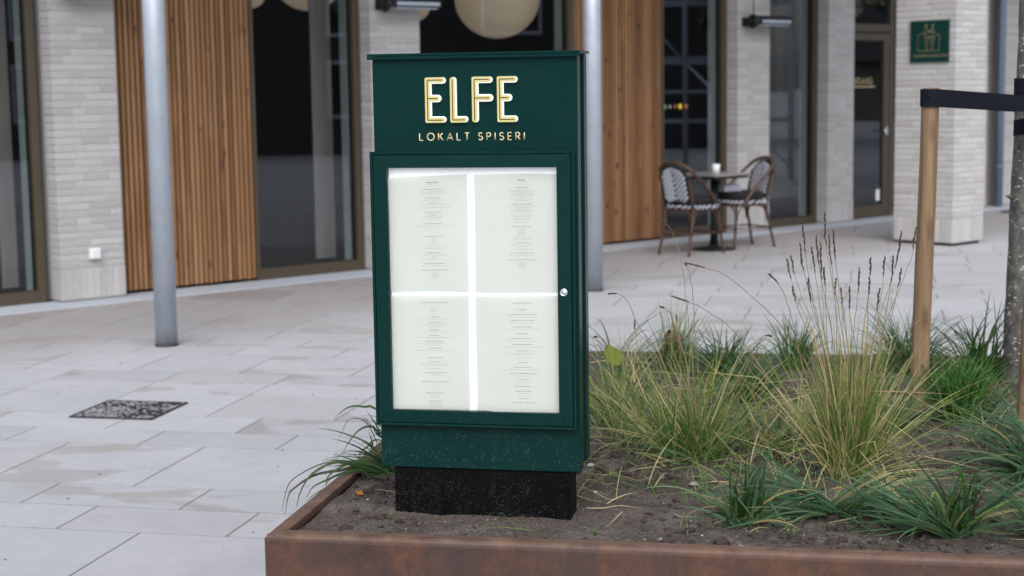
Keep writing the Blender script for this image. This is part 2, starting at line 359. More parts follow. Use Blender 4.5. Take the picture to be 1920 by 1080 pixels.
M['yellowgreen'] = leafmat("yellow_green_grass", [(0, (0.065,0.136,0.035)), (.4, (0.136,0.242,0.057)), (.68, (0.236,0.301,0.088)), (.84, (0.496,0.437,0.224)), (1, (0.590,0.484,0.307))])
M['gleafgrass'] = leafmat("mid_green_grass", [(0, (.035,.10,.022)), (.6, (.07,.165,.035)), (1, (.13,.22,.06))])
M['stalk'] = leafmat("straw_stalk", [(0, (0.220,0.165,0.083)), (.6, (0.330,0.264,0.154)), (1, (0.176,0.187,0.066))], .1)
M['seed'] = leafmat("dark_seed_head", [(0, (.045,.030,.022)), (1, (.11,.07,.045))], .05, .8)
M['yleaf'] = leafmat("yellowing_leaf", [(0, (.20,.23,.03)), (1, (.30,.30,.05))], .4, .5, (.6,.75,.45))
M['gleaf'] = leafmat("fresh_green_leaf", [(0, (.05,.12,.03)), (1, (.10,.19,.055))], .4)
M['bleaf'] = leafmat("dry_brown_leaf", [(0, (.13,.075,.055)), (1, (.20,.12,.085))], .15, .8)
M['oleaf'] = leafmat("orange_leaf", [(0, (.42,.16,.02)), (1, (.5,.2,.03))], .3, .6)
# stake wood
t = NT("weathered_stake_wood"); c = t.coord(); g = t.noise(t.mapv(c, (38, 38, 1.6)), 1.0, 5, .6, .8)
col = t.ramp(g, [(.3, (.105,.062,.032)), (.5, (.20,.128,.068)), (.7, (.29,.20,.115))])
k = t.ramp(t.voro(t.mapv(c, (16, 16, 6.0)), 1.0), [(.14, 1), (.36, 0)]); col = t.mix(t.math('MULTIPLY', k, .75), col, (.09,.045,.022))
col = t.mix(t.ramp(t.noise(c, 7, 4), [(.5, 0), (.7, .45)]), col, (.16,.115,.07))
t.set(**{"Base Color": col, "Roughness": .8}); t.bump(g, .4, .003); M['stake'] = t.m
t = NT("grey_bark"); c = t.pos(); a = t.noise(t.mapv(c, (1,1,.5)), 38, 6, .7); l = t.voro(t.mapv(c, (1,1,1.8)), 42)
col = t.ramp(a, [(.3, (.034,.032,.029)), (.52, (.095,.090,.080)), (.72, (.19,.18,.16))])
li = t.math('MULTIPLY', t.ramp(l, [(.20, 1), (.34, 0)]), t.ramp(t.noise(c, 13, 4), [(.44, 0), (.54, 1)])); col = t.mix(t.math('MULTIPLY', li, .8), col, (.42,.43,.39))
t.set(**{"Base Color": col, "Roughness": .9}); t.bump(a, .7, .006); M['bark'] = t.m
M['strap'] = plain("black_rubber_strap", (.006,.008,.014), .8, 0, .2, 40, **{"Specular IOR Level": .15})
M['rattan'] = plain("brown_rattan_tube", (.060,.028,.015), .42, 0, .35, 25)
M['weave_w'] = plain("pale_weave_strand", (.40,.42,.48), .5, 0, .08, 60)
M['weave_k'] = plain("black_weave_strand", (.012,.012,.016), .5)
M['cushion'] = plain("black_cushion_cloth", (.008,.008,.010), .95)
M['tabletop'] = plain("grey_stone_tabletop", (.22,.21,.21), .35, 0, .2, 12)
M['blanket'] = plain("pale_lilac_blanket", (.50,.51,.62), .95, 0, .08, 50)
M['pipe'] = plain("blue_grey_pipe_paint", (.13,.185,.25), .5)
M['dimgold'] = plain("thin_dull_gold", (.20,.165,.085), .5)
M['iron'] = plain("cast_iron", (.018,.019,.022), .7, .1, .3, 30)
M['ironworn'] = plain("worn_pale_iron", (.33,.33,.335), .6, .2, .3, 50)
M['farwall'] = plain("dark_far_brick", (.075,.066,.062), .9, 0, .5, .8)
M['farroof'] = plain("dark_far_roof", (.02,.02,.023), .7)
M['autumn'] = leafmat("autumn_foliage", [(0, (.06,.07,.02)), (.5, (.12,.12,.025)), (1, (.2,.16,.03))])
t = NT("lit_filament_bulb"); t.set(**{"Base Color": (.9,.6,.3), "Emission Color": (1,.52,.14), "Emission Strength": 2.2}); M['bulb'] = t.m
M['redbrown'] = plain("plaque_green", (.0025,.030,.026), .25)
for k_, c_ in dict(st_green=(.12,.3,.08), st_grey=(.3,.3,.28), st_red=(.35,.10,.07), st_yellow=(.75,.58,.02), st_orange=(.42,.13,.06)).items(): M[k_] = plain("sticker_" + k_[3:], c_, .5)
# ------------------------------------------------------------------ setting: ground, pavement
FA = R(53.65); FO = Vector((-6.0862, 11.4673, 0))
DU = Vector((math.cos(FA), math.sin(FA), 0)); DN = Vector((math.sin(FA), -math.cos(FA), 0))   # along / out of the facade
def uw(x, y):
    q = Vector((x, y, 0)) - FO; return q.dot(DU), q.dot(DN)
def fpt(u, w, z=0): return FO + DU * u + DN * w + Vector((0, 0, z))
def topix(p):
    q = Vector(p) - Vector((0, 0, CAM_H)); a = [sum(CW[i][k] * q[k] for k in range(3)) for i in range(3)]
    return (960 + FPX * a[0] / a[2], 540 - FPX * a[1] / a[2], a[2]) if a[2] > .05 else None

g = MB(); g.box((-700, -700, -.6), (700, 700, -.03)); g.build("ground", M['slabfar'], kind="structure")

pave = bpy.data.objects.new("pavement", None); COL.objects.link(pave); pave["kind"] = "structure"
rows = [2.06, 2.72, 3.06, 3.39, 4.06, 4.72, 5.39, 5.727, 6.055, 6.79, 7.097, 7.45, 8.03, 8.34, 8.65]
k = 0
while rows[-1] < 25: rows.append(rows[-1] + (.62, .31, .31, .33)[k % 4]); k += 1
anch = {4.72: -2.587, 5.39: -2.256, 5.727: -2.585, 6.055: -2.926, 6.79: -2.59, 7.097: -2.905, 7.45: -2.535, 8.03: -3.865, 8.34: -3.185, 8.65: -2.845}
rs = random.Random(5); slabs = []
for i in range(len(rows) - 1):
    y0, y1 = rows[i], rows[i+1]; a = anch.get(y0, -2.5 + rs.choice((0, .333)) + rs.uniform(-.02, .02))
    xl, xr = y0 * math.tan(R(-31)) - 4.5, y1 * .1 + 4.5
    n0 = math.floor((xl - a) / .665)
    for n in range(n0, math.ceil((xr - a) / .665)):
        x0, x1 = a + n * .665, a + (n + 1) * .665
        if x0 > -1.36 and y0 > 3.82 and y1 < 6.42 and x1 < 2.1: continue
        if max(uw(x, y)[1] for x in (x0, x1) for y in (y0, y1)) < .06: continue
        cx, cy = (x0 + x1) / 2, (y0 + y1) / 2; pix = topix((cx, cy, 0))
        vis = pix and -120 < pix[0] < 2040 and pix[1] < 1180
        slabs.append(((cy if vis else 99 + cy), x0, x1, y0, y1))
bed = MB()
for y0, y1 in zip(rows, rows[1:]):
    xx = [s_ for s_ in slabs if s_[3] == y0]
    if xx: bed.box((min(s_[1] for s_ in xx), y0, -.028), (max(s_[2] for s_ in xx), y1, -.0010))
bed.build("joint_sand", M['bed'], kind="structure")
slabs.sort(); rest = MB(); slabmesh = {}
for i, (_, x0, x1, y0, y1) in enumerate(slabs):
    gp = .0036; zz = rs.uniform(-.0003, .0003)
    if i < 298:
        key = (round(y1 - y0, 3),)
        if key not in slabmesh:
            b = MB(); hx, hy = .665 / 2 - .0036, (y1 - y0) / 2 - .0036
            b.cbox((-hx, -hy, -.06), (hx, hy, 0), .0006); slabmesh[key] = b.mesh("slab")
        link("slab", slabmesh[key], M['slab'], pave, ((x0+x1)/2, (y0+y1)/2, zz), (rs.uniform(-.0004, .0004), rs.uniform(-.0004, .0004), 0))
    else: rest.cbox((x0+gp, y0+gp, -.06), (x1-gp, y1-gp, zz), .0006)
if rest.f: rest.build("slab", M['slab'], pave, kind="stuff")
# pale concrete channel along the foot of the facade
b = MB(); Mf = Matrix.Translation(FO) @ Matrix.Rotation(FA, 4, 'Z')
x = -4.0
while x < 15: b.cbox((x + .003, -.31, -.05), (x + .997, .13, .005), .004, Mf); x += 1.0
b.build("threshold_strip", M['kerbstrip'], kind="structure")

# ------------------------------------------------------------------ the restaurant building (local x along the front, y inward)
bld = thing("restaurant_building", "pale brick building with timber panels and tall dark windows behind the green sign", "building", FO, FA)
BRH = .056; brick_cache = {}; n_bricks = [0]
def brickmesh(lx, ly, lz):
    key = (round(lx, 3), round(ly, 3), round(lz, 3))
    if key not in brick_cache:
        b = MB(); b.cbox((0, 0, 0), key, .0035); brick_cache[key] = b.mesh("brick")
    return brick_cache[key]
rb = random.Random(8)
PATS = [(.17, .225, .15), (.105, .165, .275), (.225, .225, .095), (.165, .105, .275)]
def pier(u0, u1, individual, zi=2.5):
    core = MB(); wdt = u1 - u0
    core.box((u0 + .006, -.0365, .02), (u1 - .006, .30, 3.9)); core.box((u0 + .02, -.02, 0), (u1 - .02, .28, .02))
    p = core.build("brick_pier", M['mortar'], bld); rest = MB()
    def put(x, y, z, lx, ly, lz):
        j = rb.uniform(-.0015, .0015)
        if individual and z < zi and n_bricks[0] < 298:
            link("brick", brickmesh(lx, ly, lz), M['brick'], p, (x, y + j, z)); n_bricks[0] += 1
        else: rest.cbox((x, y + j, z), (x + lx, y + j + ly, z + lz), .0035)
    ns = max(2, round(wdt / .0545)); sw = wdt / ns                 # soldier course at the foot
    for i in range(ns): put(u0 + i * sw + (.003 if i else 0), -.042, .022, sw - .006, .162 if i == 0 else .1, .232)
    z = .262; c = 0
    while z < 3.88:
        pat = PATS[(c * 3 + (c // 5)) % 4]; s = wdt / sum(pat); x = u0
        for i, L in enumerate(pat):
            L *= s; put(round(x, 4), -.042, round(z, 4), round(L - .009, 3), .162 if i == 0 else .1, BRH - .010); x += L
        z += BRH; c += 1
    if rest.f: rest.build("brick", M['brick'], p, kind="stuff")
    return p
pier(0.0, .545, True); pier(2.985, 3.541, True, 2.5); pier(7.83, 8.365, False); pier(9.379, 9.86, False); pier(11.42, 12.60, False); pier(12.98, 15.0, False)
# timber panels
sm = MB(); sm.cbox((0, 0, 0), (.0305, .030, 3.86), .003); smesh = sm.mesh("slat")
for u0, u1 in ((.552, 1.850), (5.570, 6.812)):
    bk = MB(); bk.box((u0, .145, .02), (u1, .30, 3.9)); wp = bk.build("timber_panel", M['slatback'], bld)
    n = round((u1 - u0) / .0472); pt = (u1 - u0) / n
    for i in range(n): link("slat", smesh, M['slat'], wp, (u0 + i * pt + .008, .113 + rb.uniform(-.001, .001), .028 + rb.uniform(-.003, .003)))
# windows
def window(u0, u1, ls=.034, rs_=.06, name="window"):
    f = MB()
    f.cbox((u0, .105, .006), (u0 + ls, .19, 3.9), .003); f.cbox((u1 - rs_, .105, .006), (u1, .19, 3.9), .003)
    f.cbox((u0 + ls, .108, .006), (u1 - rs_, .19, .100), .003); f.cbox((u0 + ls, .108, 3.82), (u1 - rs_, .19, 3.9), .003)
    o = f.build(name, M['bronze'], bld)
    a, c = u0 + ls, u1 - rs_
    g = MB(); g.box((a + .002, .150, .102), (c - .002, .156, 3.818)); g.build("pane", M['glass'], o)
    g = MB(); g.box((c - .001, .158, .101), (c + .02, .215, 3.819)); g.box((a, .158, .094), (c, .170, .104)); g.build("gasket", M['gasket'], o)
    g = MB(); g.box((c - .003, .215, .03), (c + .02, .318, 3.9)); g.build("inner_jamb", M['jamb'], o)
    g = MB(); g.box((a, .171, .055), (c - .004, .32, .085)); g.build("inner_sill", M['jamb'], o)
    return o
window(-1.5, -.055); window(1.852, 2.972); wc = window(3.545, 5.568); wd_ = window(6.815, 7.818); window(8.370, 9.372)
# door with side light and transom
f = MB()
f.cbox((9.86, .105, .006), (9.92, .19, 3.9), .003); f.cbox((10.748, .105, .006), (10.822, .19, 3.9), .003); f.cbox((11.36, .105, .006), (11.42, .19, 3.9), .003)
f.cbox((9.92, .108, 2.19), (10.748, .19, 2.285), .003); f.cbox((9.92, .108, 3.82), (11.36, .19, 3.9), .003); f.cbox((10.822, .108, .006), (11.36, .19, .1), .003)
fr = f.build("door_frame", M['bronze'], bld)
g = MB(); g.box((9.922, .150, 2.287), (10.746, .156, 3.818)); g.build("transom_pane", M['glass'], fr)
g = MB(); g.box((10.824, .150, .102), (11.358, .156, 3.818)); g.build("side_pane", M['glass'], fr)
f = MB()
f.cbox((9.925, .112, .012), (10.02, .172, 2.178), .003); f.cbox((10.635, .112, .012), (10.743, .172, 2.178), .003)
f.cbox((10.02, .114, .012), (10.635, .172, .155), .003); f.cbox((10.02, .114, 2.09), (10.635, .172, 2.178), .003)
door = f.build("entrance_door", M['bronze'], bld)
g = MB(); g.box((10.022, .140, .157), (10.633, .146, 2.088)); g.build("pane", M['glass'], door)
g = MB(); g.tube([(10.69, .112, 1.03), (10.69, .06, 1.03)], .011); g.tube([(10.69, .06, 1.03), (10.57, .055, 1.03)], .010); g.cbox((10.675, .100, .98), (10.707, .112, 1.08), .003); g.build("handle", M['chrome'], door)
g = MB(); g.cbox((10.535, .1355, .20), (10.605, .1395, .335), .0015); g.build("notice", M['wallwhite'], door)
# stroke lettering
def arc(cx, cz, rx, rz, a0, a1, n=9): return [(cx + rx * math.cos(R(a0 + (a1 - a0) * i / (n-1))), cz + rz * math.sin(R(a0 + (a1 - a0) * i / (n-1)))) for i in range(n)]
GL = {'L': ([[(0,1),(0,0),(.5,0)]], .52), 'O': ([arc(.5,.5,.5,.5,90,450,17)], 1.0), 'K': ([[(0,0),(0,1)],[(.6,1),(.02,.42)],[(.2,.6),(.64,0)]], .64),
      'A': ([[(0,0),(.4,1),(.8,0)],[(.13,.3),(.67,.3)]], .8), 'T': ([[(0,1),(.64,1)],[(.32,1),(.32,0)]], .64),
      'S': ([arc(.29,.75,.27,.25,30,270,9) + arc(.29,.25,.29,.25,90,-150,9)], .58), 'P': ([[(0,0),(0,1),(.28,1)] + arc(.28,.74,.27,.26,90,-90,8) + [(0,.48)]], .56),
      'I': ([[(0,0),(0,1)]], .02), 'E': ([[(.5,1),(0,1),(0,0),(.5,0)],[(0,.5),(.44,.5)]], .5),
      'R': ([[(0,0),(0,1),(.28,1)] + arc(.28,.74,.27,.26,90,-90,8) + [(0,.48)],[(.26,.48),(.58,0)]], .58), 'N': ([[(0,0),(0,1),(.66,0),(.66,1)]], .66),
      'D': ([[(0,0),(0,1),(.22,1)] + arc(.22,.5,.48,.5,90,-90,9) + [(0,0)]], .7), 'G': ([arc(.5,.5,.5,.5,50,360,13) + [(.56,.5)]], 1.0),
      'M': ([[(0,0),(0,1),(.4,.35),(.8,1),(.8,0)]], .8), 'B': ([[(0,0),(0,1),(.26,1)] + arc(.26,.76,.24,.24,90,-90,7) + [(0,.52),(.3,.52)] + arc(.3,.26,.26,.26,90,-90,7) + [(0,0)]], .56),
      'U': ([[(0,1),(0,.3)] + arc(.3,.3,.3,.3,180,360,8) + [(.6,1)]], .6), 'C': ([arc(.5,.5,.5,.5,50,310,12)], .84), 'H': ([[(0,0),(0,1)],[(.64,0),(.64,1)],[(0,.5),(.64,.5)]], .64)}
def textwidth(s, h, gap): return sum((.4 * h if ch == ' ' else GL[ch][1] * h) + gap for ch in s) - gap
def stroke_letter(mb, ch, x, y, z, h, r, flat=.35):
    for pl in GL[ch][0]: mb.tube([(x + px * h, y, z + pz * h) for px, pz in pl], r, 6, True, ((0,1,0), flat))
x = 9.985; hh = .072
for ch in "INDGANG":
    mb = MB(); stroke_letter(mb, ch, x, .1375, 1.584, hh, .0052, .3); mb.build("letter", M['gold2'], door); x += GL[ch][1] * hh + .018
mb = MB(); mb.box((10.05, .136, 1.548), (10.49, .1395, 1.560)); mb.build("underline", M['gold2'], door)
# header, overhang, upper storeys, inside
b = MB(); b.box((-1.6, .0, 3.9), (15.2, .30, 4.30)); b.build("lintel_wall", M['brickwall'], bld)
b = MB(); b.box((-1.78, -.03, 0), (-1.703, 6.55, 4.295)); b.build("end_wall", M['brickwall'], bld)
b = MB(); b.box((-1.7, -2.78, 4.30), (15.4, .30, 4.62)); b.build("overhang", M['ceil'], bld)
b = MB(); b.box((-1.7, -2.76, 4.62), (15.4, 6.6, 8.4)); b.build("upper_storey", M['brickwall'], bld)
b = MB(); b.box((-1.6, .30, -.02), (15.2, 6.4, .03)); b.build("interior_floor", M['dark_floor'], bld)
b = MB(); b.box((-1.6, 6.3, .03), (15.2, 6.5, 4.30)); b.box((-1.7, -.02, 0), (-1.5, 6.5, 4.30)); b.box((15.2, 0, 0), (15.4, 6.5, 4.30)); b.box((-1.6, .30, 3.96), (15.2, 6.3, 4.28));  b.build("interior_wall", M['dark_in'], bld)
b = MB(); b.box((9.55, .85, .26), (10.95, 1.0, 3.96)); b.build("inner_brick_wall", M['brickwall'], bld)
b = MB(); b.box((9.55, .845, .031), (10.95, .99, .259)); b.build("skirting", M['dark_in'], bld)
b = MB(); b.cbox((12.60, .06, .006), (12.76, .2, 3.9), .003); b.box((12.76, .10, .006), (12.98, .25, 3.9)); b.build("recess_trim", M['recess'], bld)
b = MB(); b.tube([(0,0,0), (0,0,4.29)], .052, 14)
for z in (.5, 1.9, 3.0): b.tube([(0,0,z), (0,0,z+.03)], .058, 14)
tag(b.build("downpipe", M['pipe'], None, loc=fpt(12.88, .045)), "blue grey downpipe against the pale brick wall right of the brick column", "downpipe")
# bits fixed on the front
b = MB(); b.cbox((.232, -.085, .325), (.318, -.0445, .412), .008)
o = b.build("outlet_box", M['wallwhite'], None, loc=FO, rot=(0,0,FA)); tag(o, "small white socket box low on the left brick pier", "socket box")
lid = MB(); lid.cbox((.238, -.094, .331), (.312, -.0855, .406), .004); lid.build("lid", M['wallwhite'], o)

# free-standing column
colm = thing("brick_column", "free-standing pale brick column carrying the small green plaque", "column", FO, FA)
CX0, CX1, CY0, CY1 = 8.075, 8.60, -2.575, -1.88
b = MB(); b.box((CX0+.006, CY0+.006, .03), (CX1-.006, CY1-.006, 4.295)); b.build("core", M['mortar'], colm)
b = MB(); b.box((CX0+.03, CY0+.03, -.01), (CX1-.03, CY1-.03, .03)); b.build("recessed_foot", M['gasket'], colm)
rest = MB(); nb = 0
def cb(x0, y0, z0, x1, y1, z1, ind):
    global nb
    if ind and nb < 299: link("brick", brickmesh(x1-x0, y1-y0, z1-z0), M['brick'], colm, (x0, y0, z0)); nb += 1
    else: rest.cbox((x0, y0, z0), (x1, y1, z1), .0035)
ny = 13; ly = (CY1 - CY0) / ny
for i in range(ny): cb(CX0, CY0 + i*ly + .003, .032, CX0 + .1, CY0 + (i+1)*ly - .003, .258, True)
nx = 8; lx = (CX1 - CX0 - .1) / nx
for i in range(nx): cb(CX0 + .103 + i*lx, CY0, .032, CX0 + .097 + (i+1)*lx, CY0 + .1, .258, True)
z = .268; c = 0
while z < 4.28:
    z1 = round(z + BRH - .010, 4); ind = z < 2.5; jit = lambda: rb.uniform(-.001, .001)
    if c % 2 == 0:
        xs = (0, .228, .345, CX1 - CX0) if c % 4 else (0, .228, .40, CX1 - CX0)
        ys = (.108, .336, .50, CY1 - CY0) if c % 4 else (.108, .30, .47, CY1 - CY0)
    else:
        xs = (.108, .30, CX1 - CX0) if c % 4 == 1 else (.108, .336, CX1 - CX0)
        ys = (0, .228, .345, .57, CY1 - CY0) if c % 4 == 1 else (0, .228, .46, CY1 - CY0)
    for a, e in zip(xs, xs[1:]): cb(round(CX0+a+(.005 if a else 0), 3), CY0 + jit(), z, round(CX0+e-.005*(e < CX1-CX0-.001), 3), CY0+.1, z1, ind)
    for a, e in zip(ys, ys[1:]): cb(CX0 + jit(), round(CY0+a+(.005 if a else 0), 3), z, CX0+.1, round(CY0+e-.005*(e < CY1-CY0-.001), 3), z1, ind)
    for a, e in ((.0, .2), (.21, .42)): rest.cbox((CX0+.105+a, CY1-.1, z), (CX0+.1+e, CY1, z1), .0035)
    for a, e in ((.11, .33), (.34, .58)): rest.cbox((CX1-.1, CY0+a, z), (CX1, CY0+e, z1), .0035)
    z = round(z + BRH, 4); c += 1
rest.build("brick", M['brick'], colm, kind="stuff")
# plaque on the column's shaded side: built with x to the right as seen, y towards the wall
pq = thing("wall_plaque", "small square green plaque with thin gold emblem on the brick column", "plaque", FO + DU*CX0 - DU*.001 + DN*2.285 + Vector((0,0,1.988)), FA - PI/2)
b = MB(); b.cbox((-.222, -.022, -.202), (.222, -.002, .202), .002); b.build("plate", M['redbrown'], pq)
b = MB(); zq = lambda pts: [(px, -.0235, pz) for px, pz in pts]
fl = ((0,1,0), .25)
for pl in ([(-.03,.07),(-.125,.07),(-.135,-.09),(.115,-.09),(.115,.06),(.05,.07)], [(-.055,.045),(.065,.045)], [(-.045,.045),(-.04,0),(-.028,-.085)], [(-.005,.045),(-.012,0),(-.02,-.085)], [(.02,.045),(.026,0),(.03,-.085)], [(.06,.045),(.05,0),(.04,-.085)],
           [(-.065,.075),(-.055,.10),(-.035,.12),(-.025,.165)], [(-.035,.12),(-.045,.165)], [(-.025,.12),(-.005,.10),(.01,.085)], [(.06,.085),(.05,.11),(.035,.125),(.03,.165)], [(.04,.125),(.055,.165)], [(.03,.12),(.01,.10)], [(-.06,.085),(.06,.085)], [(-.035,.10),(.035,.10)]):
    b.tube(zq(pl), .0034, 6, True, fl)
b.build("emblem", M['dimgold'], pq)
b = MB(); x = -.175
for i in range(13):
    wl = .016 + .006 * ((i * 5) % 3)
    b.tube(zq([(x, -.155), (x, -.13), (x + wl, -.13 - .025 * (i % 2))]), .0036, 6, True, fl); b.tube(zq([(x, -.143), (x + wl, -.143)]), .003, 6, True, fl); x += wl + .009
b.build("lettering", M['dimgold'], pq)

# steel posts carrying the overhang
def post(x, y, label):
    t = thing("steel_post", label, "post", (x, y, 0), 0, "round steel posts along the overhang")
    b = MB(); b.tube([(0,0,-.02), (0,0,4.30)], .0695, 28); b.build("shaft", M['galv'], t)
    b = MB(); b.lathe([(.0697,0),(.076,.001),(.076,.004),(.0697,.005)], (0,0,.0035), 24); b.build("collar", M['iron'], t)
post(-4.36, 9.58, "galvanised round steel post standing in front of the left timber panel")
post(-2.125, 12.65, "galvanised round steel post half hidden behind the right edge of the green sign")

# infrared heaters on the piers
def heater(u, label, z=2.275, w=.20):
    t = thing("patio_heater", label, "patio heater", fpt(u, 0, z), FA, "black infrared heaters on the brick piers")
    b = MB(); b.cbox((.03, -w+.02, -.02), (.07, -.062, .02), .003); b.cbox((-.01, -.0615, -.05), (.12, -.0445, .05), .003); b.build("bracket", M['darkmetal'], t)
    b = MB(); n = 12
    prof = [(.075*math.cos(a), .06*math.sin(a)) for a in [R(-30 + 240*i/(n-1)) for i in range(n)]]
    vs = [(xx, -w + p0, p1) for xx in (0, .56) for p0, p1 in prof]
    b.add(vs, [(i, i+1, n+i+1, n+i) for i in range(n-1)] + [tuple(range(n)), tuple(n+i for i in reversed(range(n))), (0, n, 2*n-1, n-1)])
    b.build("housing", M['darkmetal'], t)
    b = MB(); b.lathe([(0,-.012),(.072,-.012),(.078,0),(.072,.012),(0,.012)], (0,0,0), 18); o = b.build("end_cap", M['darkmetal'], t); o.location = (-.012, -w, .0); o.rotation_euler = (0, R(90), 0)
    b = MB(); b.box((.07, -w-.058, -.044), (.52, -w-.035, -.034)); b.box((.06,-w-.078,-.018),(.53,-w-.070,.014)); b.build("reflector", M['galv'], t)
    b = MB(); b.tube([(.03, -w+.03, .05), (.03, -w+.03, 4.30 - z)], .006, 6); b.build("cable", M['iron'], t)
heater(7.90, "black infrared heater on the narrow brick pier behind the bistro table", 2.262)
heater(3.05, "black infrared heater on the brick pier just above the green sign", 2.338)
heater(.06, "black infrared heater above the left brick pier, only its underside showing", 2.385, .2)

# inside the windows
def globe(u, v, z, r, label, kk=0):
    t = thing("pendant_lamp", label, "pendant lamp", fpt(u, -v, z), FA, "large paper globe lamps inside the restaurant")
    b = MB(); n = 20; b.lathe([(max(.02, r*math.sin(PI*i/n)), -r*.94*math.cos(PI*i/n)) for i in range(n+1)], (0,0,0), 40); b.build("shade", M['paper_lamp'], t)
    b = MB(); b.tube([(0,0,r*.9), (0,0,3.955 - z)], .008, 6); b.build("cord", M['darkmetal'], t)
globe(5.354, 1.0, 2.503, .431, "largest cream globe lamp in the window above the green sign")
globe(2.824, 1.6, 2.50, .135, "small warm globe lamp at the left edge of the tall window beside the timber")
globe(3.20, 1.2, 2.65, .33, "cream globe lamp high in the tall window left of the green sign")
globe(4.90, 1.8, 2.457, .181, "small warm globe lamp peeping past the brick pier above the green sign")
def curtain(u0, u1, v, label):
    b = MB(); n = 40; pts = [(u0 + (u1-u0)*i/n, v + .018*math.sin(i*1.35) + .006*math.sin(i*.6)) for i in range(n+1)]
    vs = [(x, y, z) for z in (.06, 3.8) for x, y in pts] + [(x, y + .004, z) for z in (.06, 3.8) for x, y in pts]
    m = n + 1; b.add(vs, [(i, i+1, m+i+1, m+i) for i in range(n)] + [(2*m+i+1, 2*m+i, 3*m+i, 3*m+i+1) for i in range(n)], True)
    tag(b.build("curtain", M['curtain'], None, loc=FO, rot=(0,0,FA)), label, "curtain", "curtains behind the windows")
curtain(2.93, 3.14, .8, "grey curtain hanging behind the tall window left of the green sign")
curtain(-.10, .03, .8, "grey curtain behind the window at the far left edge")
t = thing("filament_bulb", "glowing orange filament bulb inside the far left window", "light bulb", fpt(.035, -.9, 1.957), FA)
b = MB(); b.lathe([(.004,-.05),(.018,-.04),(.026,-.01),(.022,.02),(.012,.04)], (0,0,0), 14); b.build("bulb", M['bulb'], t)
b = MB(); b.tube([(0,0,.04),(0,0,1.0)], .004, 6); b.lathe([(.013,.04),(.015,.09)], (0,0,0), 12); b.build("cord", M['darkmetal'], t)
# stickers on the glass behind the table
for i, (px, mk, r, lab) in enumerate(((6.905,'st_green',.024,"green"), (6.98,'st_grey',.019,"grey"), (7.06,'st_red',.020,"dull red"), (7.135,'st_yellow',.028,"bright yellow"), (7.225,'st_orange',.024,"orange brown"))):
    b = MB(); b.lathe([(r*.97,0),(r,.0008),(r*.97,.0016)], (0,0,0), 20)
    o = b.build("sticker", M[mk], None, loc=fpt(px, -.1478, 1.38), rot=(R(90), 0, FA)); tag(o, lab + " round sticker on the window glass behind the bistro table", "sticker", "round stickers on the glass")

# ------------------------------------------------------------------ planter and soil
PX, PY, PR = -1.443, 3.690, R(2.0); PLX, PLY = 4.0, 2.89
pl = thing("corten_planter", "long low rusty corten steel planter with rolled rim holding the sign and grasses", "planter", (PX, PY, 0), PR)
prof = [(0,0),(0,.492),(.0015,.500),(.005,.5055),(.010,.5085),(.016,.5095),(.044,.5095),(.046,.5085),(.046,.488),(.043,.488),(.043,.5055),(.016,.5055),(.006,.5),(.004,.49),(.004,0)]
b = MB(); n = len(prof); vs = []
for i, z in prof: vs += [(i, i, z), (PLX-i, i, z), (PLX-i, PLY-i, z), (i, PLY-i, z)]
b.add(vs, [(k*4+j, k*4+(j+1)%4, (k+1)*4+(j+1)%4, (k+1)*4+j) for k in range(n-1) for j in range(4)])
b.build("steel_wall", M['corten'], pl)
b = MB(); b.tube([(.004,.006,.505),(.02,.02,.5105),(.044,.044,.5105)], .0022, 6); b.tube([(.001,.001,.01),(.001,.001,.5)], .0016, 6); b.build("weld_seam", M['corten'], pl)
def soil_z(x, y):
    """x,y in planter coordinates"""
    v = Vector((x, y, 0)); big = .016 * noise.noise(v * 1.6 + Vector((3, 1, 7))); mid = .010 * noise.noise(v * 6 + Vector((9, 2, 4)))
    cl = max(0, noise.noise(v * 3.1 + Vector((5, 5, 1)))); lump = cl * (.016 * abs(noise.noise(v * 20)) + .010 * abs(noise.noise(v * 43)))
    dx = max(.235 - x, x - .715, 0); dy = max(.335 - y, y - .440, 0); dd = math.hypot(dx, dy)
    big += .010 * max(0, 1 - dd / .06) * (.45 + .9 * abs(noise.noise(v * 14)))
    edge = min(x, PLX - x, y, PLY - y)
    return .484 + big * .7 + mid + lump + .0035 * noise.noise(v * 60) + .002 * noise.noise(v * 120) + .006 * max(0, 1 - edge / .15) + .018 * min(1, max(0, (y - .8) / 1.5))
b = MB(); step = .012; X0, X1, Y0, Y1 = .0465, PLX - .0465, .0465, PLY - .0465
nx = int((2.6 - X0) / step); xs = [X0 + i * step for i in range(nx)] + [2.75, 3.1, 3.5, X1]; nyy = int((Y1 - Y0) / step); ys = [Y0 + (Y1 - Y0) * j / nyy for j in range(nyy + 1)]
b.add([(x, y, soil_z(x, y)) for y in ys for x in xs], [(j*len(xs)+i, j*len(xs)+i+1, (j+1)*len(xs)+i+1, (j+1)*len(xs)+i) for j in range(nyy) for i in range(len(xs)-1)], True)
soil = b.build("soil", M['soil'], None, loc=(PX, PY, 0), rot=(0,0,PR), kind="structure")
PM = Matrix.Translation((PX, PY, 0)) @ Matrix.Rotation(PR, 4, 'Z'); PI_ = PM.inverted()
def sz(x, y):
    q = PI_ @ Vector((x, y, 0))
    return soil_z(min(max(q.x, .05), PLX-.05), min(max(q.y, .05), PLY-.05))
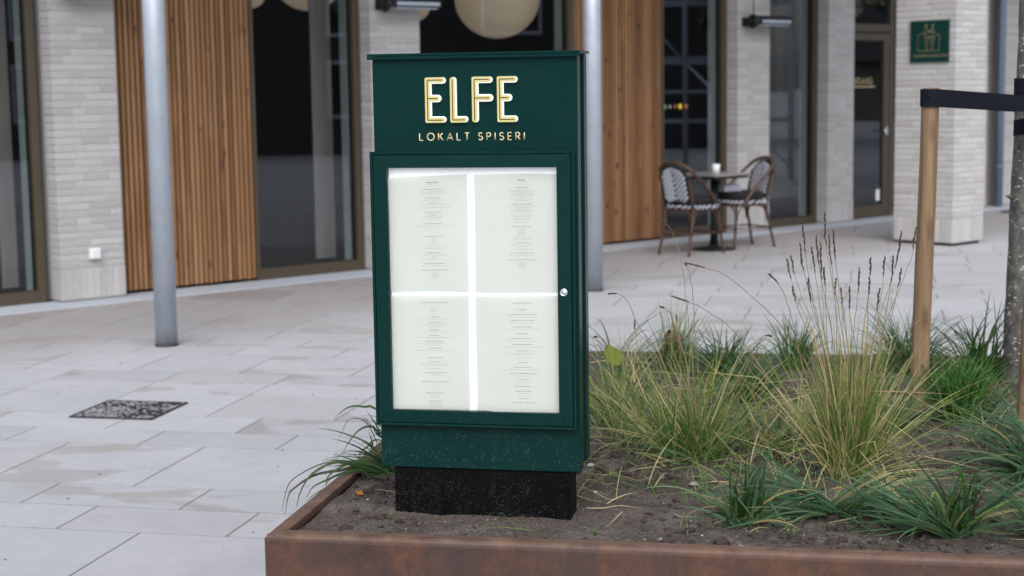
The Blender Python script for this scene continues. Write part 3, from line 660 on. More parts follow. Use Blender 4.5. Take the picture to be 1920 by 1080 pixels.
# clods and pebbles
ico = None
def rock(mb, c, r, rg, squash=.7):
    bm_v = [(0,0,1)] + [(math.cos(a)*.87, math.sin(a)*.87, .5) for a in [2*PI*i/6 for i in range(6)]] + [(math.cos(a), math.sin(a), -.2) for a in [2*PI*(i+.5)/6 for i in range(6)]] + [(0,0,-.7)]
    rot = Matrix.Rotation(rg.uniform(0, 6.28), 3, 'Z') @ Matrix.Rotation(rg.uniform(-.5, .5), 3, 'X')
    vs = []
    for p in bm_v:
        q = rot @ (Vector(p) * rg.uniform(.55, 1.2)); vs.append((c[0] + q.x*r, c[1] + q.y*r*rg.uniform(.9,1.1), c[2] + q.z*r*squash))
    fs = [(0, 1+i, 1+(i+1)%6) for i in range(6)]
    for i in range(6): fs += [(1+i, 7+i, 1+(i+1)%6), (1+(i+1)%6, 7+i, 7+(i+1)%6)]
    fs += [(13, 7+(i+1)%6, 7+i) for i in range(6)]
    mb.add(vs, fs)
rg = random.Random(21)
b = MB()
def inside(x, y, m=.055):
    q = PI_ @ Vector((x, y, 0)); return m < q.x < PLX - m and m < q.y < PLY - m
def clod(x, y, r):
    if inside(x, y, .05 + r): rock(b, (x, y, sz(x, y) + r*.15), r, rg, .75)
for i in range(5200):
    x, y = rg.uniform(-1.38, 1.0), rg.uniform(3.76, 6.5); q = noise.noise(Vector((x*2.4, y*2.4, 3)))
    if q < -.05 and rg.random() < .75: continue
    clod(x, y, min(.026, .0018 + rg.expovariate(1/.0027)))
for cx, cy, n, sp in ((-.67, 4.77, 26, .09), (-.75, 4.55, 16, .10), (-1.30, 4.35, 24, .08), (-.02, 3.98, 30, .12), (-.58, 4.5, 14, .1), (.3, 4.4, 20, .2), (-.2, 5.3, 30, .4), (-1.2, 4.2, 16, .1), (-.12, 3.90, 40, .10), (.12, 3.92, 26, .09), (-.72, 4.7, 40, .07), (-.60, 4.55, 22, .06), (-1.28, 4.32, 30, .05), (.25, 3.95, 40, .12), (-.4, 3.92, 24, .10), (.35, 4.35, 40, .15)):
    for i in range(n): clod(cx + rg.gauss(0, sp), cy + rg.gauss(0, sp), rg.choice((rg.uniform(.004, .010), rg.uniform(.004, .010), rg.uniform(.008, .022))))
b.build("soil_clods", M['clod'], None, kind="stuff")
b = MB()
for i in range(900):
    x, y = rg.uniform(-1.36, .95), rg.uniform(3.74, 6.2)
    if not inside(x, y): continue
    if y > 4.7 and rg.random() < .5: continue
    r = rg.uniform(.001, .0035) if rg.random() < .93 else rg.uniform(.0035, .009); rock(b, (x, y, sz(x, y) + r*.3), r, rg, .6)
b.build("gravel", M['pebble'], None, kind="stuff")
for x, y, r, lab in ((-.468, 4.43, .017, "pale flat stone lying on bare soil left of the tall straw grass"), (-.79, 4.62, .014, "cream pebble on the soil beside the right side of the sign"), (-.70, 3.80, .014, "pale pebble near the front rim of the planter below the sign")):
    b = MB(); rock(b, (0,0,0), r, rg, .55); o = b.build("stone", M['pebble'], None, loc=(x, y, sz(x, y) + r*.25)); tag(o, lab, "stone")

# ------------------------------------------------------------------ the illuminated menu sign
SX0, SX1, SY, SZ = -1.2415, -.7155, 4.026, .4785
SRZ = R(.6)
sgn = thing("menu_sign", "dark green metal sign with gold lettering over a lit glazed menu case", "sign", (-.9785, SY, SZ), SRZ)
def L(x, y, z): return (x + .9785, y - SY, z - SZ)
def sbox(name, a, e, mat, c=.0015, par=sgn):
    b = MB(); b.cbox(L(*a), L(*e), c); return b.build(name, mat, par)
sbox("plinth", (-1.2095, SY+.006, SZ-.03), (-.744, SY+.098, .607), M['plinth'])
sbox("front_panel", (SX0, SY, .609), (SX1, SY+.048, 1.667), M['green'], .002)
sbox("spine", (SX0+.012, SY+.049, .609), (SX1-.010, SY+.078, 1.667), M['green'])
sbox("rear_panel", (SX0, SY+.079, .622), (SX1+.004, SY+.122, 1.667), M['green'], .002)
b = MB(); b.cbox(L(SX0-.010, SY-.012, 1.668), L(SX1+.010, SY+.134, 1.6745), .0012); b.cbox(L(SX0-.010, SY-.012, 1.660), L(SX1+.010, SY-.0105, 1.6675), .0004); b.build("cap", M['green'], sgn)
# case: shallow outer tray, then the hinged door frame of four mitred rails
C0, C1, CZ0, CZ1 = -1.248, -.7215, .7235, 1.4285
b = MB()
yo, yi = SY - .022, SY - .0005
b.cbox(L(C0, yo, CZ0), L(C0+.0075, yi, CZ1), .001); b.cbox(L(C1-.0075, yo, CZ0), L(C1, yi, CZ1), .001)
b.cbox(L(C0+.0075, yo, CZ1-.0075), L(C1-.0075, yi, CZ1), .001); b.cbox(L(C0+.0075, yo, CZ0), L(C1-.0075, yi, CZ0+.0075), .001)
b.build("case_tray", M['green'], sgn)
b = MB(); b.box(L(C0+.0076, SY-.004, CZ0+.0076), L(C1-.0076, SY-.0006, CZ1-.0076)); b.build("tray_back", M['gasket'], sgn)
D0, D1, DZ0, DZ1 = C0+.0092, C1-.0092, CZ0+.0092, CZ1-.0092
G0, G1, GZ0, GZ1 = -1.2026, -.7654, .7655, 1.3875
yf, yr = SY - .0245, SY - .0045
def rail(o, i, name="door_rail"):
    """o: two outer corners, i: two inner corners (x,z); mitred, slightly sloping to the glass"""
    b = MB(); (a, e), (c, d) = o, i
    s = .0004
    q = [a, e, d, c]
    v = [L(q[0][0], yf+.0015, q[0][1]), L(q[1][0], yf+.0015, q[1][1]), L(q[2][0], yf-.0015, q[2][1]), L(q[3][0], yf-.0015, q[3][1])] + [L(p[0], yr, p[1]) for p in q]
    b.add(v, [(0,1,2,3),(7,6,5,4),(0,4,5,1),(1,5,6,2),(2,6,7,3),(3,7,4,0)])
    o_ = b.build(name, M['green'], sgn); m = o_.modifiers.new("bevel", 'BEVEL'); m.width = .0007; m.segments = 2; return o_
e_ = .0003
rail(((D0, DZ1-e_), (D0, DZ0+e_)), ((G0, GZ1-e_), (G0, GZ0+e_))); rail(((D1, DZ0+e_), (D1, DZ1-e_)), ((G1, GZ0+e_), (G1, GZ1-e_)))
rail(((D1-e_, DZ1), (D0+e_, DZ1)), ((G1-e_, GZ1), (G0+e_, GZ1))); rail(((D0+e_, DZ0), (D1-e_, DZ0)), ((G0+e_, GZ0), (G1-e_, GZ0)))
b = MB(); b.box(L(G0-.004, SY-.0215, GZ0-.004), L(G1+.004, SY-.0195, GZ1+.004)); b.build("case_glass", M['caseglass'], sgn)
b = MB(); b.box(L(G0-.012, SY-.0062, GZ0-.012), L(G1+.012, SY-.0042, GZ1+.012)); b.build("light_panel", M['backlight'], sgn)
b = MB()
for a, e in (((G0-.003, GZ0), (G0-.0005, GZ1)), ((G1+.0005, GZ0), (G1+.003, GZ1))): b.box(L(a[0], SY-.019, a[1]), L(e[0], SY-.0065, e[1]))
b.build("side_seal", M['jamb'], sgn)
lk = MB(); lk.lathe([(0,-.0002),(.0108,0),(.0105,.003),(.0085,.0048),(.0070,.0050),(.0068,.0040),(.0052,.0040),(.0050,.0046),(0,.0046)], (0,0,0), 28)
o = lk.build("lock", M['chrome'], sgn); o.location = L(-.7502, yf+.0012, 1.0745); o.rotation_euler = (R(90), 0, 0)
kh = MB(); kh.cbox((-.0006,-.0022,.0044), (.0006,.0022,.0054), .0001); kh.build("keyhole", M['gasket'], o)
# raised ELFE letters: white lit body, gold face, dark inline
def semi(cx, cz, r, a0, a1, n=10): return arc(cx, cz, r, r, a0, a1, n)
def outline(xl, xr, zb, zt, bars, cb=False, ct=False):
    """bars: (zlow, zhigh, xcap) upwards; cb/ct: round stem end at the bottom/top"""
    P = []; r = (xr - xl) / 2
    if cb: P += semi(xl + r, zb + r, r, 180, 360)
    else: P += semi(xl + .003, zb + .003, .003, 180, 270, 4)
    for i, (a, e, xc) in enumerate(bars):
        if not (i == 0 and not cb): P.append((xr, a))
        P += semi(xc, (a+e)/2, (e-a)/2, -90, 90)
        if e < zt - 1e-6: P.append((xr, e))
    if ct: P += semi(xl + r, zt - r, r, 0, 180)
    else: P += semi(xl + .003, zt - .003, .003, 90, 180, 4)
    return P
S_ = .0128
def elfe(x, bars, cb, ct, zb=1.5003, zt=1.6133):
    h = S_ / 2
    def mk(grow, sw, y0, y1, mat, name, par):
        BB = []
        for kind, xc in bars:
            zc = {'b': zb + h, 'm': 1.5608, 't': zt - h}[kind]
            a, e = zc - sw/2, zc + sw/2
            if grow: a, e = (a - (.0026 if kind != 'b' else .0002), e + (.0026 if kind != 't' else .0002))
            BB.append((a, e, xc + (.0008 if grow else 0)))
        xl = x + h - sw/2; xr = x + h + sw/2 + (.0028 if grow else 0)
        z0 = zb + (h - sw/2 if not grow else -.0002); z1 = zt - (h - sw/2 if not grow else -.0002)
        b = MB(); b.prism([(px + .9785, pz - SZ) for px, pz in outline(xl, xr, z0, z1, BB, cb, ct)], y0 - SY, y1 - SY); return b.build(name, mat, par)
    o = mk(True, S_, SY - .0075, SY - .0003, M['acrylic'], "letter", sgn)
    mk(False, S_, SY - .0100, SY - .0076, M['gold'], "gold_face", o)
    il = mk(False, .0023, SY - .0104, SY - .0098, M['inline'], "inline", o)
elfe(-1.1022, [('b', -1.0578), ('m', -1.0712), ('t', -1.0578)], False, False)
elfe(-1.0374, [('b', -1.0012)], False, True)
elfe(-.9810, [('m', -.9375), ('t', -.9375)], True, False)
elfe(-.9165, [('b', -.8738), ('m', -.8890), ('t', -.8738)], False, False)
# LOKALT SPISERI
txt = "LOKALT SPISERI"; h_ = .0178; total = .2815
gl_w = sum(GL[c][1]*h_ for c in txt if c != ' '); gap = (total - gl_w) / 14.1
x = -1.1208
for ch in txt:
    if ch == ' ': x += gap * 1.15; continue
    b = MB(); bb = MB()
    for pl_ in GL[ch][0]: b.tube([L(x + px*h_, SY - .0007, 1.4558 + pz*h_) for px, pz in pl_], .00165, 6, True, ((0,1,0), .45))
    b.build("small_letter", M['gold2'], sgn); x += GL[ch][1]*h_ + gap
# four menu sheets
def sheet(cor, lines, W, dx, curl, label):
    """cor: TL,TR,BR,BL (x,z) in the case plane; lines: (y 0..1, width share, heading)"""
    (ax,az),(bx,bz),(cx,cz),(dx_,dz) = cor; nx, ny = 10, 14; y_ = SY - .0105
    def P(u, v, off=0):
        x = (ax*(1-u)+bx*u)*(1-v) + (dx_*(1-u)+cx*u)*v; z = (az*(1-u)+bz*u)*(1-v) + (dz*(1-u)+cz*u)*v
        dy, ddz = curl(u, v); return L(x, y_ + dy - off, z + ddz)
    b = MB()
    b.add([P(i/nx, j/ny) for j in range(ny+1) for i in range(nx+1)], [(j*(nx+1)+i, (j+1)*(nx+1)+i, (j+1)*(nx+1)+i+1, j*(nx+1)+i+1) for j in range(ny) for i in range(nx)], True)
    o = b.build("menu_sheet", M['paper'], None, loc=(-.9785, SY, SZ), rot=(0,0,SRZ)); tag(o, label, "menu sheet", "four menu sheets in the lit case")
    hd, bd = MB(), MB(); rr = random.Random(int(ax*1000) + int(az*7777))
    for it in lines:
        v, wd, head = it[0], it[1], len(it) > 2
        u0 = .5 + dx - wd/2; u = u0; hgt = .0052 if head else .0034; mb = hd if head else bd
        if len(it) > 3:
            word = it[3]; cwid = wd / len(word)
            for ch in word:
                for pl_ in GL[ch][0]: hd.tube([P(u + px*cwid*.75, v - pz*hgt*1.5 + hgt*.7, .0003) for px, pz in pl_], .00032, 4)
                u += cwid
            continue
        while u < u0 + wd:
            for k in range(rr.randint(2, 8)):
                if u >= u0 + wd: break
                cw = rr.uniform(.0035, .0062); a = rr.choice((0, 0, .35)); e = rr.choice((.75, .75, 1.2))
                p = [P(u, v + hgt*(.5 - a*0), .0003), P(u + cw*.62, v + hgt*.5, .0003), P(u + cw*.62, v - hgt*e*.5, .0003), P(u, v - hgt*e*.5, .0003)]
                if not head: p = [P(u, v + hgt*.42, .0003), P(u + cw*.55, v + hgt*.42, .0003), P(u + cw*.55, v - hgt*e*.42, .0003), P(u, v - hgt*e*.42, .0003)]
                mb.add(p, [(0,1,2,3)]); u += cw
            u += .009
    hd.build("heading_print", M['ink'], o, kind="stuff"); bd.build("menu_print", M['ink2'], o, kind="stuff")
def LN(raw, y0, y1, W): return [((r_[0]-y0)/(y1-y0), r_[1]/W) + tuple(r_[2:]) for r_ in raw]
H = 'H'
TL = LN([(130,95,H,"MORGENMAD"),(145,75),(185,150,H),(205,195),(217,190),(254,115,H),(273,145),(296,65,H),(309,185),(332,300),(369,140,H),(391,60,H),(402,160),(413,160),(426,75),(462,145,H),(483,280),(504,110),(565,145,H),(584,50),(595,35),(607,50),(619,45),(630,50),(652,120),(663,160),(698,125,H),(717,195),(728,35),(739,40),(750,115),(786,185,H),(804,210),(839,225,H),(859,30),(870,60),(881,50),(893,55),(905,50)], 75, 1010, 655)
TR = LN([(224,45,H,"BRUNCH"),(236,65),(264,70,H),(280,185),(289,130),(297,125),(306,140),(314,130),(323,30),(331,130),(341,80),(364,120,H),(378,180),(387,100),(396,70),(405,140),(413,120),(422,30),(432,125),(441,100),(449,130),(458,80),(475,95),(503,115,H),(518,45),(527,40),(536,45),(545,42),(553,50),(570,95),(579,120),(602,100,H),(616,150),(625,25),(634,30),(643,105),(665,145,H),(681,140),(706,175,H),(722,25),(731,50),(740,45),(748,45),(757,38)], 183, 905, 505)
BL = LN([(12,120,H),(35,30),(44,35),(53,30),(75,40,H),(85,115),(101,55,H),(110,125),(119,50),(133,50,H),(142,125),(158,35,H),(167,175),(184,75,H),(193,115),(201,65),(215,65,H),(225,165),(257,70,H),(275,50,H),(284,125),(292,125),(306,80),(325,105,H),(335,70),(365,125,H),(373,15),(381,35),(390,25),(399,28),(416,85,H),(427,40),(435,40),(452,60,H),(462,65),(470,60),(479,70)], -20, 500, 365)
BR = LN([(73,160,H),(130,65,H),(173,255,H),(194,250),(225,200,H),(247,225),(280,165,H),(301,290),(339,85,H),(381,185,H),(403,270),(435,165,H),(456,350),(489,110,H),(511,280),(523,130),(551,90),(592,70,H),(634,150,H),(656,290),(687,225,H),(709,180),(741,80,H),(764,150),(801,140,H),(843,130,H),(865,95),(908,75,H),(942,200,H)], 10, 1030, 705)
sheet([(-1.2085,1.3625),(-.9964,1.371),(-.9962,1.0735),(-1.2045,1.0715)], TL, 1, .07, lambda u, v: (-.006*max(0, .35-v)*max(0, .5-u)*4 - .002*math.sin(u*5+v*2), -.004*max(0,(.12-u))*8*max(0,.3-v)), "top left menu sheet, its upper left corner sagging away from the frame")
sheet([(-.9783,1.3692),(-.7675,1.3697),(-.7675,1.0725),(-.9794,1.0732)], TR, 1, .075, lambda u, v: (-.002*math.sin(u*4+1), .0022*math.sin(u*PI)*(1 if v < .1 else 0)), "top right menu sheet headed BRUNCH")
sheet([(-1.2105,1.0605),(-.9978,1.0623),(-1.0,.7605),(-1.2098,.7590)], BL, 1, .07, lambda u, v: (-.0018*math.sin(u*5+v), 0), "bottom left menu sheet, flat and square to the frame")
sheet([(-.981,1.0612),(-.7665,1.0652),(-.7665,.7640),(-.9791,.7640)], BR, 1, .065, lambda u, v: (-.0075*max(0, v-.86)*7*max(0, (1-u)) - .0016*math.sin(u*4), .006*max(0, v-.93)/.07*max(0, 1-2.2*u) - .003*max(0, v-.93)/.07*math.sin(u*PI)), "bottom right menu sheet, its lower left corner curling up")
STALKS_MID = [
    [(-0.496,4.8,0.496),(-0.51,4.79,0.739),(-0.523,4.78,0.884),(-0.539,4.77,1.058),(-0.565,4.76,1.153),(-0.598,4.75,1.201)],
    [(-0.504,4.8,0.495),(-0.495,4.8,0.705),(-0.508,4.8,0.897),(-0.515,4.8,0.992),(-0.526,4.8,1.047),(-0.536,4.8,1.065)],
    [(-0.527,4.8,0.495),(-0.604,4.783,0.754),(-0.641,4.767,0.836),(-0.678,4.75,0.904),(-0.691,4.733,0.951),(-0.72,4.717,0.982),(-0.749,4.7,0.983)],
    [(-0.464,4.8,0.497),(-0.531,4.75,0.745),(-0.55,4.7,0.879),(-0.564,4.65,0.94),(-0.583,4.6,0.962)],
    [(-0.448,4.8,0.497),(-0.361,4.79,0.71),(-0.33,4.78,0.797),(-0.315,4.77,0.843),(-0.298,4.76,0.86),(-0.277,4.75,0.858)],
    [(-0.543,4.8,0.478),(-0.666,4.767,0.683),(-0.754,4.733,0.832),(-0.793,4.7,0.857)],
    [(-0.559,4.8,0.477),(-0.667,4.833,0.663),(-0.687,4.867,0.787),(-0.701,4.9,0.88)],
    [(-0.512,4.8,0.479),(-0.534,4.867,0.725),(-0.566,4.933,0.812),(-0.585,5.0,0.884)],
]
STALKS_BIG = [
    [(-0.094,4.62,0.503),(-0.265,4.596,0.748),(-0.367,4.572,0.893),(-0.451,4.548,0.963),(-0.496,4.524,0.987),(-0.541,4.5,1.007)],
    [(-0.086,4.62,0.503),(-0.146,4.592,0.751),(-0.234,4.563,0.905),(-0.291,4.535,0.975),(-0.389,4.507,1.062),(-0.447,4.478,1.088),(-0.497,4.45,1.104)],
    [(-0.079,4.62,0.504),(-0.176,4.59,0.781),(-0.22,4.56,0.965),(-0.245,4.53,1.035),(-0.275,4.5,1.072)],
    [(-0.09,4.62,0.502),(-0.11,4.631,0.713),(-0.147,4.642,0.923),(-0.178,4.652,1.097),(-0.19,4.663,1.201)],
    [(-0.057,4.62,0.52),(-0.079,4.647,0.701),(-0.126,4.673,0.883),(-0.152,4.7,1.034),(-0.166,4.726,1.124)],
    [(-0.082,4.62,0.513),(-0.091,4.622,0.731),(-0.094,4.623,0.946),(-0.121,4.625,1.123),(-0.126,4.627,1.229)],
    [(-0.035,4.62,0.506),(-0.05,4.6,0.715),(-0.068,4.58,0.92),(-0.094,4.56,1.089),(-0.102,4.541,1.189)],
    [(-0.055,4.62,0.491),(-0.075,4.64,0.692),(-0.107,4.66,0.893),(-0.141,4.68,1.06),(-0.153,4.7,1.16)],
    [(-0.06,4.62,0.52),(-0.092,4.63,0.697),(-0.139,4.64,0.873),(-0.201,4.65,1.019),(-0.221,4.66,1.106)],
    [(-0.085,4.62,0.521),(-0.108,4.622,0.709),(-0.135,4.624,0.897),(-0.181,4.626,1.051),(-0.194,4.628,1.144)],
    [(-0.03,4.62,0.491),(-0.017,4.652,0.673),(0.011,4.684,0.855),(0.031,4.717,1.006),(0.039,4.749,1.096)],
    [(-0.05,4.62,0.494),(-0.024,4.653,0.696),(0.018,4.686,0.9),(0.067,4.719,1.069),(0.083,4.753,1.169)],
    [(-0.022,4.62,0.52),(-0.018,4.605,0.701),(-0.02,4.589,0.879),(-0.004,4.574,1.025),(-0.002,4.559,1.112)],
    [(-0.009,4.62,0.508),(0.005,4.61,0.694),(0.031,4.601,0.876),(0.053,4.591,1.027),(0.061,4.581,1.116)],
    [(-0.037,4.62,0.509),(-0.006,4.629,0.715),(0.043,4.639,0.919),(0.103,4.648,1.088),(0.121,4.658,1.187)],
    [(-0.035,4.62,0.49),(-0.012,4.653,0.662),(0.031,4.685,0.835),(0.07,4.718,0.978),(0.084,4.751,1.063)],
    [(-0.023,4.62,0.488),(-0.02,4.601,0.662),(-0.01,4.582,0.833),(-0.006,4.563,0.974),(-0.004,4.544,1.058)],
    [(-0.029,4.62,0.488),(-0.035,4.628,0.65),(-0.036,4.637,0.81),(-0.055,4.645,0.943),(-0.059,4.654,1.022)],
    [(-0.042,4.62,0.516),(-0.051,4.629,0.666),(-0.056,4.637,0.816),(-0.076,4.646,0.94),(-0.081,4.655,1.015)],
    [(-0.077,4.62,0.52),(-0.082,4.657,0.673),(-0.081,4.694,0.827),(-0.097,4.73,0.955),(-0.1,4.767,1.032)],
    [(-0.095,4.62,0.492),(-0.102,4.6,0.673),(-0.114,4.58,0.852),(-0.122,4.561,0.999),(-0.126,4.541,1.087)],
    [(-0.084,4.62,0.494),(-0.101,4.593,0.667),(-0.12,4.566,0.837),(-0.158,4.539,0.976),(-0.167,4.512,1.06)],
    [(-0.063,4.62,0.521),(-0.094,4.612,0.675),(-0.138,4.605,0.827),(-0.195,4.597,0.953),(-0.213,4.589,1.028)],
    [(-0.044,4.62,0.487),(-0.083,4.657,0.665),(-0.146,4.695,0.844),(-0.213,4.732,0.994),(-0.238,4.77,1.084)],
    [(-0.063,4.62,0.52),(-0.045,4.592,0.677),(-0.014,4.564,0.831),(0.015,4.536,0.958),(0.024,4.508,1.034)],
    [(-0.077,4.62,0.507),(-0.068,4.601,0.684),(-0.049,4.581,0.859),(-0.035,4.562,1.002),(-0.03,4.542,1.087)],
    [(-0.099,4.62,0.489),(-0.109,4.655,0.682),(-0.127,4.689,0.875),(-0.137,4.724,1.036),(-0.143,4.759,1.132)],
    [(-0.032,4.62,0.51),(-0.05,4.625,0.708),(-0.079,4.63,0.905),(-0.107,4.635,1.068),(-0.117,4.64,1.166)],
]
SEDGE_LEFT = [
    [(-1.334,4.42,0.488),(-1.381,4.38,0.527),(-1.42,4.34,0.546),(-1.468,4.3,0.573)],
    [(-1.334,4.42,0.484),(-1.402,4.4,0.504),(-1.487,4.38,0.53),(-1.541,4.36,0.522),(-1.599,4.34,0.49),(-1.617,4.32,0.463),(-1.626,4.3,0.402)],
    [(-1.336,4.42,0.481),(-1.402,4.4,0.501),(-1.465,4.38,0.531),(-1.516,4.36,0.523),(-1.556,4.34,0.495),(-1.578,4.32,0.451),(-1.583,4.3,0.411)],
    [(-1.334,4.42,0.481),(-1.389,4.403,0.493),(-1.447,4.386,0.506),(-1.505,4.369,0.504),(-1.553,4.351,0.493),(-1.601,4.334,0.46),(-1.613,4.317,0.44),(-1.618,4.3,0.386)],
    [(-1.338,4.42,0.479),(-1.4,4.396,0.498),(-1.443,4.372,0.492),(-1.495,4.348,0.468),(-1.53,4.324,0.452),(-1.554,4.3,0.433)],
    [(-1.337,4.42,0.484),(-1.374,4.38,0.51),(-1.424,4.34,0.534),(-1.484,4.3,0.536)],
    [(-1.338,4.42,0.477),(-1.374,4.39,0.487),(-1.41,4.36,0.496),(-1.437,4.33,0.464),(-1.47,4.3,0.435)],
    [(-1.337,4.42,0.481),(-1.371,4.39,0.49),(-1.432,4.36,0.492),(-1.465,4.33,0.467),(-1.498,4.3,0.435)],
    [(-1.331,4.42,0.474),(-1.375,4.38,0.475),(-1.426,4.34,0.476),(-1.462,4.3,0.46)],
    [(-1.334,4.42,0.484),(-1.412,4.39,0.534),(-1.459,4.36,0.525),(-1.496,4.33,0.5),(-1.491,4.3,0.476)],
    [(-1.337,4.42,0.481),(-1.422,4.396,0.497),(-1.464,4.372,0.501),(-1.506,4.348,0.485),(-1.54,4.324,0.469),(-1.554,4.3,0.44)],
    [(-1.336,4.42,0.481),(-1.366,4.39,0.518),(-1.409,4.36,0.534),(-1.463,4.33,0.546),(-1.502,4.3,0.537)],
    [(-1.336,4.42,0.479),(-1.377,4.39,0.504),(-1.413,4.36,0.513),(-1.45,4.33,0.502),(-1.486,4.3,0.48)],
    [(-1.338,4.42,0.476),(-1.375,4.38,0.484),(-1.404,4.34,0.491),(-1.441,4.3,0.478)],
    [(-1.334,4.42,0.481),(-1.365,4.396,0.499),(-1.407,4.372,0.51),(-1.448,4.348,0.511),(-1.483,4.324,0.498),(-1.504,4.3,0.473)],
]
SEDGE_BEHIND = [
    [(-1.448,4.75,0.428),(-1.456,4.73,0.477),(-1.471,4.71,0.525),(-1.486,4.69,0.573),(-1.506,4.67,0.597),(-1.533,4.65,0.606)],
    [(-1.448,4.75,0.428),(-1.46,4.73,0.484),(-1.494,4.71,0.514),(-1.551,4.69,0.542),(-1.605,4.67,0.561),(-1.645,4.65,0.566)],
    [(-1.44,4.75,0.429),(-1.452,4.717,0.532),(-1.473,4.683,0.571),(-1.492,4.65,0.61)],
    [(-1.44,4.75,0.429),(-1.458,4.73,0.54),(-1.482,4.71,0.566),(-1.513,4.69,0.561),(-1.538,4.67,0.532),(-1.563,4.65,0.488)],
    [(-1.436,4.75,0.436),(-1.458,4.73,0.562),(-1.492,4.71,0.585),(-1.543,4.69,0.592),(-1.559,4.67,0.568),(-1.577,4.65,0.513)],
    [(-1.429,4.75,0.436),(-1.468,4.73,0.612),(-1.503,4.71,0.626),(-1.534,4.69,0.632),(-1.558,4.67,0.623),(-1.58,4.65,0.601)],
    [(-1.444,4.75,0.428),(-1.461,4.725,0.522),(-1.495,4.7,0.505),(-1.51,4.675,0.491),(-1.508,4.65,0.475)],
    [(-1.448,4.75,0.421),(-1.463,4.717,0.469),(-1.474,4.683,0.524),(-1.474,4.65,0.567)],
    [(-1.437,4.75,0.421),(-1.446,4.717,0.543),(-1.465,4.683,0.586),(-1.48,4.65,0.629)],
]
SEDGE_FLOP = [
    [(-0.096,4.22,0.476),(-0.191,4.16,0.493),(-0.268,4.1,0.495),(-0.339,4.04,0.472),(-0.373,3.98,0.451)],
    [(-0.107,4.22,0.476),(-0.22,4.14,0.476),(-0.285,4.06,0.474),(-0.319,3.98,0.453)],
    [(-0.091,4.22,0.476),(-0.171,4.172,0.499),(-0.249,4.124,0.505),(-0.317,4.076,0.479),(-0.368,4.028,0.453),(-0.408,3.98,0.449)],
    [(-0.071,4.22,0.477),(-0.14,4.14,0.495),(-0.241,4.06,0.502),(-0.348,3.98,0.493)],
    [(-0.086,4.22,0.477),(-0.04,4.14,0.52),(-0.015,4.06,0.506),(0.005,3.98,0.453)],
    [(-0.076,4.22,0.482),(0.004,4.14,0.522),(0.039,4.06,0.503),(0.062,3.98,0.466)],
    [(-0.081,4.22,0.482),(0.029,4.14,0.544),(0.125,4.06,0.537),(0.193,3.98,0.521)],
    [(-0.101,4.22,0.476),(-0.16,4.16,0.497),(-0.223,4.1,0.507),(-0.279,4.04,0.495),(-0.299,3.98,0.454)],
    [(-0.091,4.22,0.471),(-0.17,4.16,0.486),(-0.248,4.1,0.486),(-0.294,4.04,0.474),(-0.339,3.98,0.452)],
    [(-0.086,4.22,0.477),(-0.03,4.14,0.531),(0.052,4.06,0.559),(0.131,3.98,0.568)],
    [(-0.081,4.22,0.477),(-0.005,4.14,0.501),(0.067,4.06,0.515),(0.123,3.98,0.528)],
    [(-0.091,4.22,0.476),(-0.155,4.14,0.526),(-0.246,4.06,0.563),(-0.28,3.98,0.571)],
    [(-0.086,4.22,0.471),(-0.139,4.14,0.464),(-0.186,4.06,0.452),(-0.211,3.98,0.458)],
    [(-0.081,4.22,0.477),(-0.045,4.14,0.468),(-0.024,4.06,0.46),(-0.062,3.98,0.465)],
    [(-0.096,4.22,0.476),(-0.17,4.14,0.478),(-0.225,4.06,0.471),(-0.24,3.98,0.457)],
    [(-0.079,4.22,0.48),(0.019,4.14,0.559),(0.114,4.06,0.572),(0.169,3.98,0.57)],
    [(-0.101,4.22,0.476),(-0.176,4.16,0.488),(-0.243,4.1,0.499),(-0.299,4.04,0.484),(-0.358,3.98,0.451)],
    [(-0.099,4.22,0.473),(-0.181,4.16,0.48),(-0.268,4.1,0.479),(-0.314,4.04,0.468),(-0.348,3.98,0.454)],
]
# ------------------------------------------------------------------ plants
rp = random.Random(77)
def smooth_path(P, n):
    P = [Vector(p) for p in P]; m = len(P); out = []
    for i in range(n + 1):
        t = i / n * (m - 1); k = min(int(t), m - 2); f = t - k
        p0, p1, p2, p3 = P[max(k-1,0)], P[k], P[k+1], P[min(k+2,m-1)]
        out.append(.5*((2*p1) + (p2-p0)*f + (2*p0-5*p1+4*p2-p3)*f*f + (3*p1-p0-3*p2+p3)*f*f*f))
    return out
def blade(mb, P, wid, side=None, taper=.75, fold=.25, tip=.06):
    n = len(P); vs = []; nrm = Vector((rp.uniform(-.6,.6), rp.uniform(-1.1,-.1), rp.uniform(.25,.9)))
    for i in range(n):
        T = (P[min(i+1,n-1)] - P[max(i-1,0)])
        T = T.normalized() if T.length > 1e-7 else Vector((0,0,1))
        s = side if side is not None else T.cross(nrm)
        s = s - T * s.dot(T); s = s.normalized() if s.length > 1e-4 else Vector((1,0,0))
        N = s.cross(T); f = i / (n - 1)
        w = wid * .5 * (min(1, .55 + f * 2.2) if f < .25 else 1) * (1 - max(0, (f - (1 - taper)) / taper) ** 1.6 * (1 - tip))
        vs += [P[i] - s * w, P[i] - N * w * fold, P[i] + s * w]
    fs = []
    for i in range(n - 1): fs += [(i*3, i*3+1, i*3+4, i*3+3), (i*3+1, i*3+2, i*3+5, i*3+4)]
    mb.add(vs, fs, True)
def grow(base, az, tilt, length, bend, n=8, kink=None, wob=.15):
    p = Vector(base); P = [p.copy()]; st = length / n; th = tilt; a = az
    for i in range(n):
        th += bend / n * (.4 + 1.2 * i / n); a += rp.uniform(-wob, wob) / n
        if kink and i == kink[0]: th += kink[1]
        p = p + Vector((math.sin(th)*math.cos(a), math.sin(th)*math.sin(a), math.cos(th))) * st
        g = sz(p.x, p.y) + .006 if -1.40 < p.x and 3.73 < p.y < 6.56 else (.515 if -1.45 < p.x <= -1.40 else -9)
        if p.z < g: p.z = g
        P.append(p.copy())
    return P
